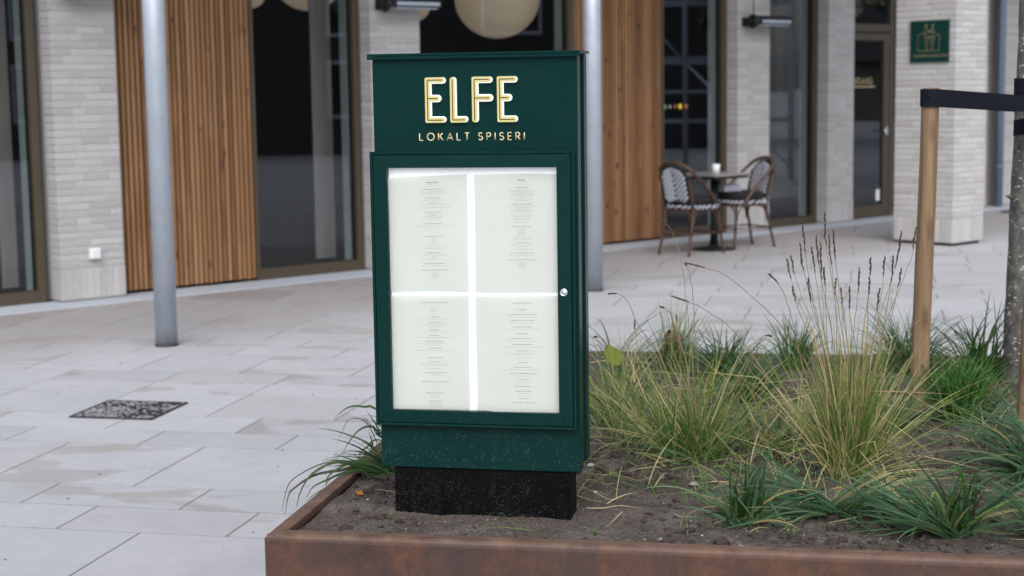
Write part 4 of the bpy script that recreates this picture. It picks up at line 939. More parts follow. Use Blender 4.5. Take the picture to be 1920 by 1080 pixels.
def tuft(name, label, cat, x, y, mats, r0=.04, group="ornamental grasses and sedges in the planter"):
    """mats: list of (material, count, len range, width range, tilt range, bend range, kink chance, azimuth range)"""
    z0 = sz(x, y); t = thing(name, label, cat, (x, y, z0), 0, group)
    for mat, cnt, ln, wd, ti, be, kk, azr in mats:
        b = MB()
        for i in range(int(cnt * 1.25)):
            a = rp.uniform(*azr); rr = r0 * math.sqrt(rp.random()); ba = rp.uniform(0, 2*PI)
            bx, by = x + rr*math.cos(ba), y + rr*math.sin(ba)
            th = abs(rp.gauss(0, 1)) * .5; th = ti[0] + (ti[1]-ti[0]) * min(1, th)
            P = grow((bx, by, sz(bx, by) - .008), a, th, rp.uniform(*ln), rp.uniform(*be), 8, (rp.randint(3, 6), rp.uniform(.6, 1.6)) if rp.random() < kk else None)
            blade(b, [p - Vector((x, y, z0)) for p in P], rp.uniform(*wd) * 1.2, Vector((math.cos(rp.uniform(0, PI)), math.sin(rp.uniform(0, PI)), 0)) if rp.random() < .3 else None)
        b.build("blades", mat, t, kind="stuff")
    return t
A = (0, 2*PI)
def explicit(t, polys, mat, wid, n=14, clampz=True, jitter=0.0, seedheads=False):
    o = Vector(t.location); b = MB()
    for pl_ in polys:
        P = smooth_path(pl_, n)
        if clampz:
            for p in P:
                if p.x > -1.40 and 3.74 < p.y < 6.5: p.z = max(p.z, sz(p.x, p.y) + .006)
                elif -1.45 < p.x <= -1.40: p.z = max(p.z, .514)
        wv = rp.uniform(*wid); blade(b, [p - o for p in P], wv, None, .7)
    return b.build("blades", mat, t, kind="stuff")
def stalks(t, polys, frac=(.16, .24), r=.00115):
    o = Vector(t.location)
    for pl_ in polys:
        P = [p - o for p in smooth_path(pl_, 22)]
        for i in range(4, len(P)): P[i] += Vector((rp.gauss(0, .0009), rp.gauss(0, .0009), rp.gauss(0, .0006)))
        b = MB(); b.tube(P, [r * (1.25 - .6 * i / 22) for i in range(23)], 5); s = b.build("flower_stalk", M['stalk'], t)
        k = int(22 * (1 - rp.uniform(*frac))); Q = []
        for i in range(k, 22):
            for f in (0, .33, .66): Q.append(P[i].lerp(P[i+1], f))
        Q.append(P[22]); m = len(Q)
        rad = [(.0030 if i % 3 else .0018) * rp.uniform(.75, 1.15) * min(1, .35 + 2.5 * min(i, m - i) / m) for i in range(m)]
        for i in range(1, m - 1): Q[i] = Q[i] + Vector((rp.gauss(0, .0007), rp.gauss(0, .0007), 0))
        b = MB(); b.tube(Q, rad, 5)
        for i in range(1, m - 1, 2):
            d = Vector((rp.uniform(-1, 1), rp.uniform(-1, 1), rp.uniform(.4, 1.3))).normalized(); b.tube([Q[i], Q[i] + d * .0065], [.0011, .0003], 4)
        b.build("seed_head", M['seed'], s)
# 1 sedge left of the sign, draped over the rim
t = tuft("sedge_tuft", "dark green sedge draping over the planter's left rim beside the black plinth", "sedge", -1.335, 4.44, [(M['sedgedark'], 26, (.12,.24), (.004,.007), (.6,1.3), (.5,1.4), .1, (1.9, 4.0))], .03)
explicit(t, SEDGE_LEFT, M['sedgedark'], (.007, .0115))
sb = [[(-1.30, 4.70, .48)] + list(p[1:]) for p in SEDGE_BEHIND]
t = tuft("sedge_tuft", "sparse dark sedge arching out from behind the left edge of the sign", "sedge", -1.28, 4.72, [(M['sedgedark'], 22, (.15,.30), (.004,.007), (.3,1.2), (.4,1.3), .1, (1.5, 4.2))], .03)
explicit(t, sb, M['sedgedark'], (.005, .009))
# 2 the tall straw grass
t = tuft("tall_grass", "tallest straw coloured grass clump with many dark seed heads", "grass clump", -.06, 4.62,
  [(M['straw'], 185, (.20,.56), (.0017,.0034), (.0,.55), (.0,.5), .14, A), (M['straw'], 34, (.25,.45), (.0015,.003), (.9,1.45), (.1,.6), .3, (-1.3, .4)), (M['straw'], 80, (.28,.62), (.0014,.0028), (.40,1.2), (-.1,.6), .4, A), (M['straw'], 70, (.12,.32), (.002,.004), (.05,.6), (.5,2.2), .2, A), (M['yellowgreen'], 190, (.15,.46), (.0022,.0044), (.0,.48), (.0,.6), 0, A)], .06)
stalks(t, STALKS_BIG)
# 3 mid-left yellow-green grass
t = tuft("tall_grass", "spiky yellow green grass clump between the sign and the tall straw clump", "grass clump", -.515, 4.80,
  [(M['yellowgreen'], 150, (.14,.40), (.0024,.0048), (.05,1.35), (.0,.6), .15, A), (M['gleafgrass'], 60, (.10,.26), (.003,.005), (.1,1.2), (.1,.9), .05, A), (M['sedge'], 50, (.12,.30), (.003,.006), (.5,1.25), (.2,1.0), .05, A), (M['straw'], 60, (.25,.56), (.0014,.0028), (.35,1.3), (-.1,.35), .10, A)], .085)
stalks(t, STALKS_MID, (.10, .17))
# 4..6 sedges along the front rim
t = tuft("sedge_tuft", "blue green sedge with upright blades near the front rim below the spiky grass", "sedge", -.305, 4.075,
  [(M['sedgedark'], 34, (.08,.20), (.005,.0085), (.0,.5), (.1,.8), .08, A), (M['sedge'], 36, (.14,.30), (.0045,.0075), (.5,1.3), (.3,1.4), .10, A)], .04)
explicit(t, [[(-.30,4.07,.485),(-.295,4.07,.56),(-.30,4.06,.645)], [(-.29,4.07,.485),(-.262,4.06,.58),(-.250,4.05,.655)], [(-.31,4.07,.485),(-.325,4.06,.55),(-.335,4.05,.60)]], M['sedge'], (.007,.010), 10)
t = tuft("sedge_tuft", "flopped sedge lying flat in both directions along the front rim under the tall straw clump", "sedge", -.085, 4.20,
  [(M['sedge'], 38, (.18,.36), (.005,.008), (.8,1.35), (.3,1.0), .05, (2.4, 4.6)), (M['sedge'], 32, (.18,.38), (.005,.008), (.8,1.4), (.2,1.0), .05, (-1.4, .6)), (M['straw'], 20, (.12,.3), (.002,.003), (.8,1.4), (.2,1.0), .2, A)], .05)
explicit(t, SEDGE_FLOP, M['sedge'], (.008, .0125))
t = tuft("sedge_tuft", "sedge with one bent bright blade at the front rim in the right corner", "sedge", .205, 4.02,
  [(M['sedge'], 46, (.14,.32), (.0045,.008), (.55,1.35), (.2,1.2), .10, A), (M['sedgedark'], 30, (.08,.22), (.005,.009), (.05,.7), (.2,.9), .12, A), (M['sedge'], 26, (.2,.38), (.005,.0085), (.9,1.35), (.1,.6), 0, (2.6,3.9))], .045)
explicit(t, [[(.22,4.02,.49),(.228,4.01,.56),(.222,4.0,.635),(.20,3.99,.668),(.186,3.985,.655)], [(.20,4.02,.49),(.17,4.0,.58),(.155,4.0,.60),(.145,3.99,.57)], [(.21,4.0,.49),(.26,3.98,.55),(.34,3.97,.60)]], M['bright'], (.008,.011), 12)
t = tuft("sedge_tuft", "low sedge fan cut by the right edge of the picture at the front rim", "sedge", .44, 4.03, [(M['sedge'], 90, (.15,.34), (.0035,.006), (.5,1.35), (.2,1.1), .06, A)], .04)
# 7 bright tuft between the stakes, 8 right edge
t = tuft("sedge_tuft", "bright green dense grass tuft between the two wooden stakes", "grass tuft", .29, 5.40, [(M['bright'], 210, (.12,.27), (.004,.0075), (.0,.75), (.1,1.0), .04, A), (M['sedge'], 70, (.2,.34), (.003,.006), (.5,1.2), (.3,1.3), .05, A)], .07)
t = tuft("sedge_tuft", "blue green sedge arching in front of the right hand stake", "sedge", .47, 4.70, [(M['sedge'], 75, (.22,.44), (.0045,.0075), (.35,1.2), (.6,1.7), .05, (1.8, 4.6)), (M['sedge'], 35, (.15,.35), (.0035,.006), (.3,1.2), (.3,1.3), .05, A)], .05)
# 9 along the far rim
t = tuft("sedge_tuft", "small grass tuft holding a dead brown leaf at the far rim", "grass tuft", -.735, 6.20, [(M['yellowgreen'], 90, (.12,.32), (.0022,.004), (.0,.40), (.0,.5), .03, A), (M['sedgedark'], 70, (.10,.25), (.0025,.0045), (.2,.9), (.2,.9), 0, A)], .05)
b = MB()
for k in range(4):
    a = k * 1.7 + .4; P = [Vector((.006*math.cos(a), -.03, .15)), Vector((.030*math.cos(a), -.035, .135 + .02*math.sin(k*2.2))), Vector((.050*math.cos(a+.3), -.03+.02*math.sin(a), .105 + .03*math.sin(a)))]; blade(b, smooth_path(P, 6), .034, Vector((.2*k-.3,.5,.9)), .5, .9)
b.build("dead_leaf", M['bleaf'], t)
t = tuft("sedge_tuft", "dark green sedge at the far rim with pale stubby blades, left of the straw clump", "sedge", -.52, 6.12, [(M['sedgedark'], 110, (.10,.24), (.0035,.006), (.05,1.0), (.3,1.4), .04, A), (M['sedge'], 80, (.14,.32), (.003,.006), (.4,1.2), (.4,1.4), 0, A)], .06)
t = tuft("sedge_tuft", "low dark sedge in the shade in front of the far rim tuft", "sedge", -.40, 5.65, [(M['sedge'], 120, (.10,.26), (.004,.007), (.2,1.1), (.3,1.6), .04, A), (M['sedgedark'], 60, (.08,.2), (.004,.007), (.1,.9), (.2,1.0), .04, A)], .06)
t = tuft("sedge_tuft", "sedge at the far rim seen just behind the tall straw clump", "sedge", -.28, 6.30, [(M['sedge'], 80, (.12,.25), (.003,.006), (.0,.8), (.1,1.0), .03, A), (M['bright'], 40, (.1,.24), (.003,.005), (.1,.7), (.1,.9), 0, A)], .05)
t = tuft("sedge_tuft", "fine pale green tuft at the far rim behind the left wooden stake", "grass tuft", .14, 6.25, [(M['sedge'], 210, (.16,.33), (.0022,.0045), (.05,1.0), (.4,1.5), .03, A), (M['sedge'], 60, (.2,.32), (.003,.005), (.6,1.25), (.3,1.2), 0, A)], .06)
t = tuft("sedge_tuft", "sedge with broad curling blades at the far rim beside the tree trunk", "sedge", .40, 6.18, [(M['sedgedark'], 80, (.16,.36), (.004,.008), (.05,.8), (.4,1.5), .06, A), (M['yleaf'], 6, (.14,.22), (.006,.009), (.1,.5), (.8,1.6), 0, A)], .06)
t = tuft("sedge_tuft", "low sedge on the soil at the foot of the left wooden stake", "sedge", .05, 5.25, [(M['sedge'], 80, (.12,.30), (.003,.0055), (.5,1.3), (.2,1.2), .05, A)], .08)
# 10 beside the sign
t = tuft("tall_grass", "thin straggling yellow green grass right beside the sign", "grass clump", -.80, 5.25, [(M['yellowgreen'], 70, (.15,.40), (.002,.004), (.05,1.2), (.0,.7), .12, A), (M['straw'], 40, (.2,.45), (.0014,.003), (.3,1.1), (.0,.6), .1, A), (M['sedge'], 40, (.15,.34), (.003,.005), (.4,1.1), (.5,1.5), .04, A)], .09)
t = tuft("tall_grass", "loose grass on the dark clods between the sign and the spiky clump", "grass clump", -.70, 5.0, [(M['yellowgreen'], 55, (.12,.32), (.0018,.0036), (.2,1.3), (.0,.8), .15, A), (M['straw'], 45, (.15,.36), (.0013,.0026), (.4,1.3), (.0,.6), .1, A)], .11)
t = tuft("sedge_tuft", "pale arching sedge at the far rim right behind the sign", "sedge", -.93, 6.0, [(M['sedge'], 24, (.22,.40), (.003,.005), (.2,.9), (.7,1.7), .03, A)], .05)
t = tuft("tall_grass", "low mixed grass on the soil between the spiky clump and the straw clump", "grass clump", -.26, 4.95, [(M['sedge'], 60, (.10,.28), (.003,.0055), (.4,1.25), (.2,1.2), .06, A), (M['straw'], 60, (.12,.40), (.0014,.0028), (.5,1.35), (.0,.7), .2, A), (M['yellowgreen'], 60, (.08,.22), (.002,.0035), (.1,1.0), (.1,.9), .1, A)], .12)
# thin scattered growth and litter over the bed
b = MB(); b2 = MB(); b3 = MB()
for i in range(1800):
    x, y = rp.uniform(-1.0, .75), rp.uniform(4.15, 6.45)
    if not inside(x, y): continue
    q = noise.noise(Vector((x*2.1 + 4, y*2.1, 1.5)))
    bare = max(0, (.55 - (x + .95)) / .55) * max(0, (4.85 - y) / .7)
    if q < -.12 + bare * .9 or rp.random() < bare: continue
    P = grow((x, y, sz(x, y) - .004), rp.uniform(0, 6.28), rp.uniform(.2, 1.45), rp.uniform(.05, .20), rp.uniform(.1, 1.1), 5)
    blade(rp.choice((b, b, b2, b3)), P, rp.uniform(.0018, .0042), None)
b.build("low_grass", M['yellowgreen'], None, kind="stuff"); b2.build("low_sedge", M['sedge'], None, kind="stuff")
for i in range(420):
    x, y = rp.uniform(-1.0, .75), rp.uniform(3.9, 6.4)
    if not inside(x, y, .12): continue
    a = rp.uniform(0, 6.28); L_ = rp.uniform(.04, .22); P = [Vector((x + math.cos(a)*L_*f, y + math.sin(a)*L_*f, 0)) for f in (0, .3, .6, 1)]
    if not inside(P[-1].x, P[-1].y, .06): continue
    for p in P: p.z = sz(p.x, p.y) + rp.uniform(.003, .016)
    blade(b3, smooth_path(P, 6), rp.uniform(.0014, .003), None)
b3.build("dry_litter", M['straw'], None, kind="stuff")
# broad leaves
def leaf(mb, c, az, el, ln, wd, roll=0):
    n = 7; d = Vector((math.cos(az)*math.cos(el), math.sin(az)*math.cos(el), math.sin(el))); s = d.cross(Vector((0,0,1))).normalized(); N = s.cross(d); s = s*math.cos(roll) + N*math.sin(roll); N = s.cross(d)
    vs = []
    for i in range(n + 1):
        f = i / n; w = wd * .5 * math.sin(PI * min(1, f * .94 + .06)) ** .7 * (1.08 - .5*f) * (1 + .10*math.sin(i*2.6)); p = Vector(c) + d * ln * f + N * (-.25*ln*(f-.4)**2)
        vs += [p - s*w + N*wd*.12*math.sin(i*1.7), p, p + s*w + N*wd*.12*math.cos(i*2.1)]
    mb.add(vs, [f for i in range(n) for f in ((i*3, i*3+1, i*3+4, i*3+3), (i*3+1, i*3+2, i*3+5, i*3+4))], True)
def weed(label, x, y, leaves, mats, name="leafy_weed", grp=None):
    z = sz(x, y); t = thing(name, label, "weed", (x, y, z), 0, grp)
    for i, (dx, dy, dz, az, el, ln, wd, ro) in enumerate(leaves):
        b = MB(); leaf(b, (dx, dy, dz), az, el, ln, wd, ro); b.build("leaf", mats[i % len(mats)], t)
        b = MB(); b.tube([(0,0,0), (dx*.5, dy*.5, dz*.6), (dx, dy, dz)], .0012, 5); b.build("stem", M['gleaf'], t)
    return t
weed("yellowing broad leaved weed touching the sign's right side at the far rim", -.845, 5.75, [(-.03,0,.10,2.4,.55,.11,.065,.9),(.02,0,.11,.5,.1,.07,.045,.3),(.0,-.02,.06,-1.2,.1,.10,.07,.2),(-.05,.01,.05,3.4,.2,.1,.07,0)], [M['yleaf'], M['gleaf']])
weed("weed with pale yellow spotted leaves inside the spiky grass clump", -.47, 4.88, [(.0,0,.16,1.6,1.25,.10,.05,1.2),(-.06,-.03,.08,2.0,1.2,.08,.045,1.0),(-.04,-.03,.07,.5,1.1,.075,.03,.8)], [M['yleaf']])
def seedling(x, y, s, label):
    weed(label, x, y, [(.004*s,0,.010*s,.3,.6,.016*s,.010*s,.3),(-.004*s,0,.010*s,3.3,.9,.015*s,.009*s,.2),(0,.002,.014*s,1.4,.9,.012*s,.007*s,0)], [M['gleaf']], "seedling", "tiny green seedlings on the soil")
seedling(-1.204, 3.965, 1.1, "tiny green seedling alone on the soil below the left end of the plinth")
seedling(-.175, 3.905, 1.6, "round leaved seedling at the front rim left of the flopped sedge")
seedling(.10, 4.42, 2.0, "pale green seedling on bare soil right of the straw clump")
seedling(-.66, 3.90, 1.0, "thin green seedling by the right corner of the black plinth")
seedling(-.20, 4.55, 1.6, "small seedling between the spiky grass and the straw clump")
b = MB()
for i in range(330):
    x, y = rp.uniform(-.75, .75), rp.uniform(4.0, 5.9)
    if noise.noise(Vector((x*3, y*3, 8))) < .08 or not inside(x, y, .1): continue
    for k in range(rp.randint(2, 5)): leaf(b, (x + rp.gauss(0,.012), y + rp.gauss(0,.012), sz(x, y) + rp.uniform(.004,.02)), rp.uniform(0,6.28), rp.uniform(-.1,.6), rp.uniform(.012,.03), rp.uniform(.007,.015), rp.uniform(-.5,.5))
b.build("ground_weeds", M['gleaf'], None, kind="stuff")
b = MB(); leaf(b, (0,0,0), 2.7, .15, .030, .016, .5); o = b.build("fallen_leaf", M['oleaf'], None, loc=(-1.352, 4.20, sz(-1.352, 4.20) + .008)); tag(o, "small orange fallen leaf on the soil under the draped sedge", "leaf")
b = MB(); blade(b, smooth_path([(.05,4.56,.50),(.16,4.62,.515),(.28,4.60,.505),(.40,4.66,.50)], 16), .0032); blade(b, smooth_path([(-.02,4.5,.50),(.10,4.42,.57),(.14,4.40,.598),(.15,4.40,.597),(.26,4.42,.57),(.33,4.43,.545)], 22), .003)
blade(b, smooth_path([(-1.33,4.24,.492),(-1.27,4.20,.497),(-1.20,4.17,.492)], 10), .002); blade(b, smooth_path([(-.62,4.45,.49),(-.70,4.5,.497),(-.78,4.6,.50),(-.80,4.66,.50)], 10), .003)
b.build("loose_straw", M['stalk'], None, kind="stuff")

# ------------------------------------------------------------------ stakes, tree, strap
def stake(x, y, x1, y1, z1, r, label):
    z0 = sz(x, y) - .05; t = thing("tree_stake", label, "stake", (x, y, z0), 0, "wooden tree stakes in the planter")
    b = MB(); n = 16; N = 26; vs = []
    for k in range(N + 1):
        f = k / N; z = f * (z1 - z0)
        for i in range(n):
            a = 2*PI*i/n; rr = r * (1 + .05*noise.noise(Vector((math.cos(a)*2, math.sin(a)*2, z*5 + x*9)))) * (1.08 - .12*f)
            if math.cos(a - 4.4) > .72: rr *= .93
            vs.append((f*(x1-x) + rr*math.cos(a) + .004*noise.noise(Vector((z*2.2, x*5, 1))), f*(y1-y) + rr*math.sin(a), z))
    b.add(vs, [(k*n+i, k*n+(i+1)%n, (k+1)*n+(i+1)%n, (k+1)*n+i) for k in range(N) for i in range(n)], True)
    b.build("shaft", M['stake'], t)
    b = MB(); b.lathe([(0,0),(r*.93,0),(r*.90,.004),(0,.005)], (x1-x, y1-y, z1-z0), 16, False); b.build("cut_end", M['stake'], t); return t
stake(.155, 5.43, .182, 5.45, 1.562, .0285, "left wooden stake, its cut top level with the black strap")
stake(.470, 5.20, .515, 5.18, 1.60, .030, "right wooden stake in front of the trunk, cut off by the picture's right edge")
tr = thing("young_tree", "slender grey barked young tree with pale lichen tied to the stakes", "tree", (.525, 6.15, sz(.525, 6.15) - .05))
b = MB(); path = [Vector((0,0,0)), Vector((.002,0,.4)), Vector((.010,.0,.8)), Vector((.018,.0,1.2)), Vector((.022,0,1.8)), Vector((.03,.02,2.6)), Vector((.02,.03,3.6))]
P = smooth_path(path, 40); n = 18; vs = []
for k, p in enumerate(P):
    r = .052 - .018 * k / 40 + (.016 * max(0, 1 - k / 3))
    for i in range(n):
        a = 2*PI*i/n; rr = r * (1 + .10*noise.noise(Vector((math.cos(a)*1.5, math.sin(a)*1.5, p.z*9)))); vs.append((p.x + rr*math.cos(a), p.y + rr*math.sin(a), p.z))
b.add(vs, [(k*n+i, k*n+(i+1)%n, (k+1)*n+(i+1)%n, (k+1)*n+i) for k in range(40) for i in range(n)], True); b.build("trunk", M['bark'], tr)
b = MB(); b.tube([(-.030,-.02,1.06),(-.048,-.04,1.075)], [.012,.004], 8); b.tube([(-.035,-.02,.72),(-.055,-.035,.725)], [.010,.003], 8); b.build("twig_stub", M['bark'], tr)
for k in range(9):
    a = k * 2.4; z = 2.3 + .16*k; L_ = .9 - .05*k
    b = MB(); b.tube(smooth_path([(.025,.02,z), (.025+.4*L_*math.cos(a), .02+.4*L_*math.sin(a), z+.35*L_), (.025+.7*L_*math.cos(a+.2), .02+.7*L_*math.sin(a+.2), z+.9*L_)], 8), [.012 - .001*i for i in range(9)], 6); br = b.build("branch", M['bark'], tr)
    b = MB()
    for q in range(60):
        c = Vector((.025+rp.uniform(.3,.8)*L_*math.cos(a+rp.uniform(-.3,.5)), .02+rp.uniform(.3,.8)*L_*math.sin(a+rp.uniform(-.3,.5)), z + rp.uniform(.2,1.0)*L_)); leaf(b, c, rp.uniform(0,6.28), rp.uniform(-1,.6), .05, .028)
    b.build("foliage", M['autumn'], br, kind="stuff")
# strap: a band looped round the stake and the trunk
def band(path, h, th, mb, close=False):
    P = [Vector(p) for p in path]; n = len(P); vs = []
    for i in range(n):
        T = (P[(i+1) % n] - P[i-1]) if close else (P[min(i+1,n-1)] - P[max(i-1,0)])
        s = Vector((T.y, -T.x, 0)).normalized() * th * .5
        up = Vector((0,0,h*.5))
        vs += [P[i]-s-up, P[i]+s-up, P[i]+s+up, P[i]-s+up]
    fs = [(i*4+j, i*4+(j+1)%4, ((i+1)%n)*4+(j+1)%4, ((i+1)%n)*4+j) for i in range(n if close else n-1) for j in range(4)]
    if not close: fs += [(3,2,1,0), (n*4-4, n*4-3, n*4-2, n*4-1)]
    mb.add(vs, fs)
st = thing("tree_strap", "wide black rubber strap looped from the left stake round the young tree", "strap", (.18, 5.45, 1.53))
def ring(c, r, a0, a1, z0, z1, n=14): return [(c[0] + r*math.cos(R(a0+(a1-a0)*i/n)), c[1] + r*math.sin(R(a0+(a1-a0)*i/n)), z0 + (z1-z0)*i/n) for i in range(n+1)]
o = Vector((.18, 5.45, 1.53))
b = MB(); pth = ring((.182, 5.45), .0325, 110, 300, 1.535, 1.5345) + ring((.545, 6.15), .048, -40, 150, 1.50, 1.502); pth = [Vector(p) - o for p in pth]; band(pth, .056, .004, b, True); b.build("long_loop", M['strap'], st)
b = MB(); band([Vector(p) - o for p in ring((.545, 6.15), .0515, 0, 350, 1.565, 1.562, 26)], .062, .004, b, True); b.build("trunk_wrap", M['strap'], st)
b = MB(); pth = ring((.545, 6.15), .0500, 60, 260, 1.405, 1.425) + [(.52, 5.8, 1.44), (.515, 5.4, 1.46)] + ring((.515, 5.18), .036, 170, 350, 1.47, 1.47) ; band([Vector(p) - o for p in pth], .056, .004, b, True); b.build("short_loop", M['strap'], st)
b = MB()
for k in range(4): b.lathe([(0,0),(.005,.0),(.0045,.0012),(0,.0016)], (0,0,0), 10)
o2 = b.build("nail_head", M['iron'], st); o2.location = Vector((.176, 5.4135, 1.54)) - o; o2.rotation_euler = (R(90), 0, 0)

# ------------------------------------------------------------------ terrace furniture
tb = thing("bistro_table", "small square bistro table with stone top on a black pedestal", "table", (-1.50, 16.02, 0), R(52))
b = MB(); b.cbox((-.25,-.25,.725), (.25,.25,.748), .004); b.build("tabletop", M['tabletop'], tb)
b = MB(); b.cbox((-.235,-.235,.700), (.235,.235,.7245), .003); b.build("under_frame", M['darkmetal'], tb)
b = MB(); b.lathe([(.038,.03),(.038,.70)], (0,0,0), 20); b.build("pedestal", M['darkmetal'], tb)
b = MB(); b.lathe([(.212,0),(.214,.008),(.20,.016),(.06,.034),(.045,.05)], (0,0,.001), 32); b.build("foot", M['darkmetal'], tb)
vt = thing("candle_glass", "white votive glass standing on the bistro table", "candle glass", (-1.485, 16.05, .749))
b = MB(); b.lathe([(.030,0),(.036,.004),(.040,.08),(.037,.082),(.034,.02),(0,.018)], (0,0,0), 20); b.build("glass", M['wallwhite'], vt)
b = MB(); b.lathe([(0,0),(.032,.0),(.032,.040),(0,.041)], (0,0,.0185), 16); b.build("candle", M['wallwhite'], vt)
def chair(name, label, loc, rz):
    t = thing(name, label, "chair", loc, rz, "woven bistro chairs at the small table")
    for sx in (-1, 1):
        b = MB(); b.tube(smooth_path([(.175*sx,.165,.44),(.185*sx,.185,.22),(.205*sx,.215,.0)], 8), .0135, 10); b.build("leg", M['rattan'], t)
        b = MB(); b.tube(smooth_path([(.185*sx,-.285,0),(.17*sx,-.235,.22),(.165*sx,-.20,.44),(.168*sx,-.245,.64),(.170*sx,-.275,.755)], 16), .0135, 10); b.build("leg", M['rattan'], t)
        for z, y, x in ((.20,.187,.187), (.20,-.237,.171), (.43,.166,.176), (.74,-.272,.170), (.47,-.205,.166)):
            b = MB(); b.tube([(x*sx, y, z-.016), (x*sx, y, z+.016)], .0155, 10); b.build("binding", M['cushion'], t)
    hoop = smooth_path([(.215,.10,.445),(.222,.03,.54),(.222,-.10,.665),(.205,-.215,.765),(.15,-.275,.835),(.07,-.305,.868),(0,-.312,.876),(-.07,-.305,.868),(-.15,-.275,.835),(-.205,-.215,.765),(-.222,-.10,.665),(-.222,.03,.54),(-.215,.10,.445)], 48)
    b = MB(); b.tube(hoop, .0165, 10); b.build("back_hoop", M['rattan'], t)
    rim = [(.215*(abs(math.cos(a))**.75)*(1 if math.cos(a) > 0 else -1), .205*(abs(math.sin(a))**.75)*(1 if math.sin(a) > 0 else -1) - .01, .43) for a in [2*PI*i/40 for i in range(41)]]
    b = MB(); b.tube(rim, .013, 8); b.build("seat_ring", M['rattan'], t)
    b = MB(); b.tube([(.176,.187,.2),(.171,-.237,.2)], .008, 8); b.tube([(-.176,.187,.2),(-.171,-.237,.2)], .008, 8); b.tube([(.187,.187,.2),(-.187,.187,.2)], .008, 8); b.tube([(.171,-.237,.2),(-.171,-.237,.2)], .008, 8); b.build("stretcher", M['rattan'], t)
    for (xa, ya), (xb, yb) in (((.178,.17),(-.178,.17)), ((.17,-.21),(-.17,-.21)), ((.178,.17),(.168,-.21)), ((-.178,.17),(-.168,-.21))):
        for s in (0, 1):
            p, q = ((xa,ya),(xb,yb)) if s == 0 else ((xb,yb),(xa,ya))
            L_ = lambda f: (p[0]+(q[0]-p[0])*f, p[1]+(q[1]-p[1])*f)
            b = MB(); b.tube(smooth_path([(*L_(.03),.27),(*L_(.06),.35),(*L_(.16),.405),(*L_(.32),.42)], 8), .0075, 7); b.build("corner_brace", M['rattan'], t)
    b = MB(); n = 26
    prof = [(1.0,.432),(1.0,.462),(.9,.468),(0,.468)]
    for i in range(n):
        a0, a1 = 2*PI*(i+.10)/n, 2*PI*(i+.78)/n
        def rp_(a, k, z): return (.222*k*(abs(math.cos(a))**.75)*(1 if math.cos(a) > 0 else -1), .212*k*(abs(math.sin(a))**.75)*(1 if math.sin(a) > 0 else -1) - .01, z)
        b.tube([rp_(a0, 1.03, .443), rp_((a0+a1)/2, 1.045, .457), rp_(a1+.05, 1.02, .472)], .0095, 6)
    b.build("woven_edge", M['weave_w'], t, kind="stuff")
    b = MB(); vs = []
    for z, k in ((.436,.99),(.470,1.0),(.474,.97)): vs += [rp_(2*PI*i/n, k, z) for i in range(n)]
    b.add(vs, [(j*n+i, j*n+(i+1)%n, (j+1)*n+(i+1)%n, (j+1)*n+i) for j in range(2) for i in range(n)] + [tuple(range(n)), tuple(2*n+i for i in range(n))]); b.build("seat", M['weave_k'], t)
    b = MB(); vs = []
    for z, k in ((.475,.86),(.490,.95),(.530,.97),(.552,.90),(.560,.7)): vs += [rp_(2*PI*i/n, k, z) for i in range(n)]
    b.add(vs, [(j*n+i, j*n+(i+1)%n, (j+1)*n+(i+1)%n, (j+1)*n+i) for j in range(4) for i in range(n)] + [tuple(range(n)), tuple(4*n+i for i in range(n))], True); b.build("cushion", M['cushion'], t)
    # woven back: dark panel with pale V-shaped strands
    def bk(x, z): return Vector((x, -.20 - .095*(z-.47)/.36 - .03*(1 - (x/.17)**2) * .6, z))
    def half(z): return .150 if z < .72 else .150 * math.sqrt(max(0, 1 - ((z-.72)/.125)**2))
    zs = [.50 + .34*i/18 for i in range(19)]
    b = MB(); vs = []
    for z in zs:
        h = half(z)
        for k in range(7): vs.append(bk(-h + 2*h*k/6, z))
    for z in zs:
        h = half(z)
        for k in range(7): vs.append(bk(-h + 2*h*k/6, z) + Vector((0,.010,0)))
    m = 19*7; b.add(vs, [(j*7+k, j*7+k+1, (j+1)*7+k+1, (j+1)*7+k) for j in range(18) for k in range(6)] + [(m+j*7+k+1, m+j*7+k, m+(j+1)*7+k, m+(j+1)*7+k+1) for j in range(18) for k in range(6)]); b.build("back_panel", M['weave_k'], t)
    b = MB()
    for i in range(10):
        zc = .385 + i * .047
        for sx in (-1, 1):
            seg = []
            for k in range(9):
                x = .003 + .150*k/8; z = zc + x * .95
                if .505 < z < .835 and x < half(z) - .006: seg.append((x*sx, z))
            if len(seg) > 1:
                for off in (-.0125, .0225): b.tube([bk(x, z) + Vector((0, off, 0)) for x, z in seg], .0155, 6, True, ((0,1,0), .28))
    b.build("woven_strands", M['weave_w'], t, kind="stuff"); 
    b = MB(); b.tube(smooth_path([bk(-.15,.497), bk(0,.497), bk(.15,.497)], 8), .012, 8); b.tube([bk(-half(z), z) for z in zs[:12]] + [bk(half(z)*-1, z) for z in zs[12:]] + [bk(half(z), z) for z in reversed(zs)], .017, 8); b.build("panel_binding", M['cushion'], t)
    return t
ch1 = chair("bistro_chair", "brown rattan bistro chair seen from behind, left of the small table", (-1.665, 15.61, 0), R(-33))
ch2 = copy_tree(ch1); ch2.location = (-1.27, 16.27, 0); ch2.rotation_euler = (0, 0, R(130)); ch2["label"] = "brown rattan bistro chair facing us with a folded pale blanket on its seat"
b = MB(); b.cbox((-.10,-.065,0), (.10,.065,.022), .009); b.cbox((-.098,-.062,.0225), (.099,.063,.044), .009); b.cbox((-.10,-.060,.0445), (.097,.062,.062), .009)
o = b.build("folded_blanket", M['blanket'], None, loc=(-1.36, 16.17, .561), rot=(0, 0, R(36))); tag(o, "folded pale lilac blanket on the cushion of the right bistro chair", "blanket"); weld_bevel(o, .006, 2)

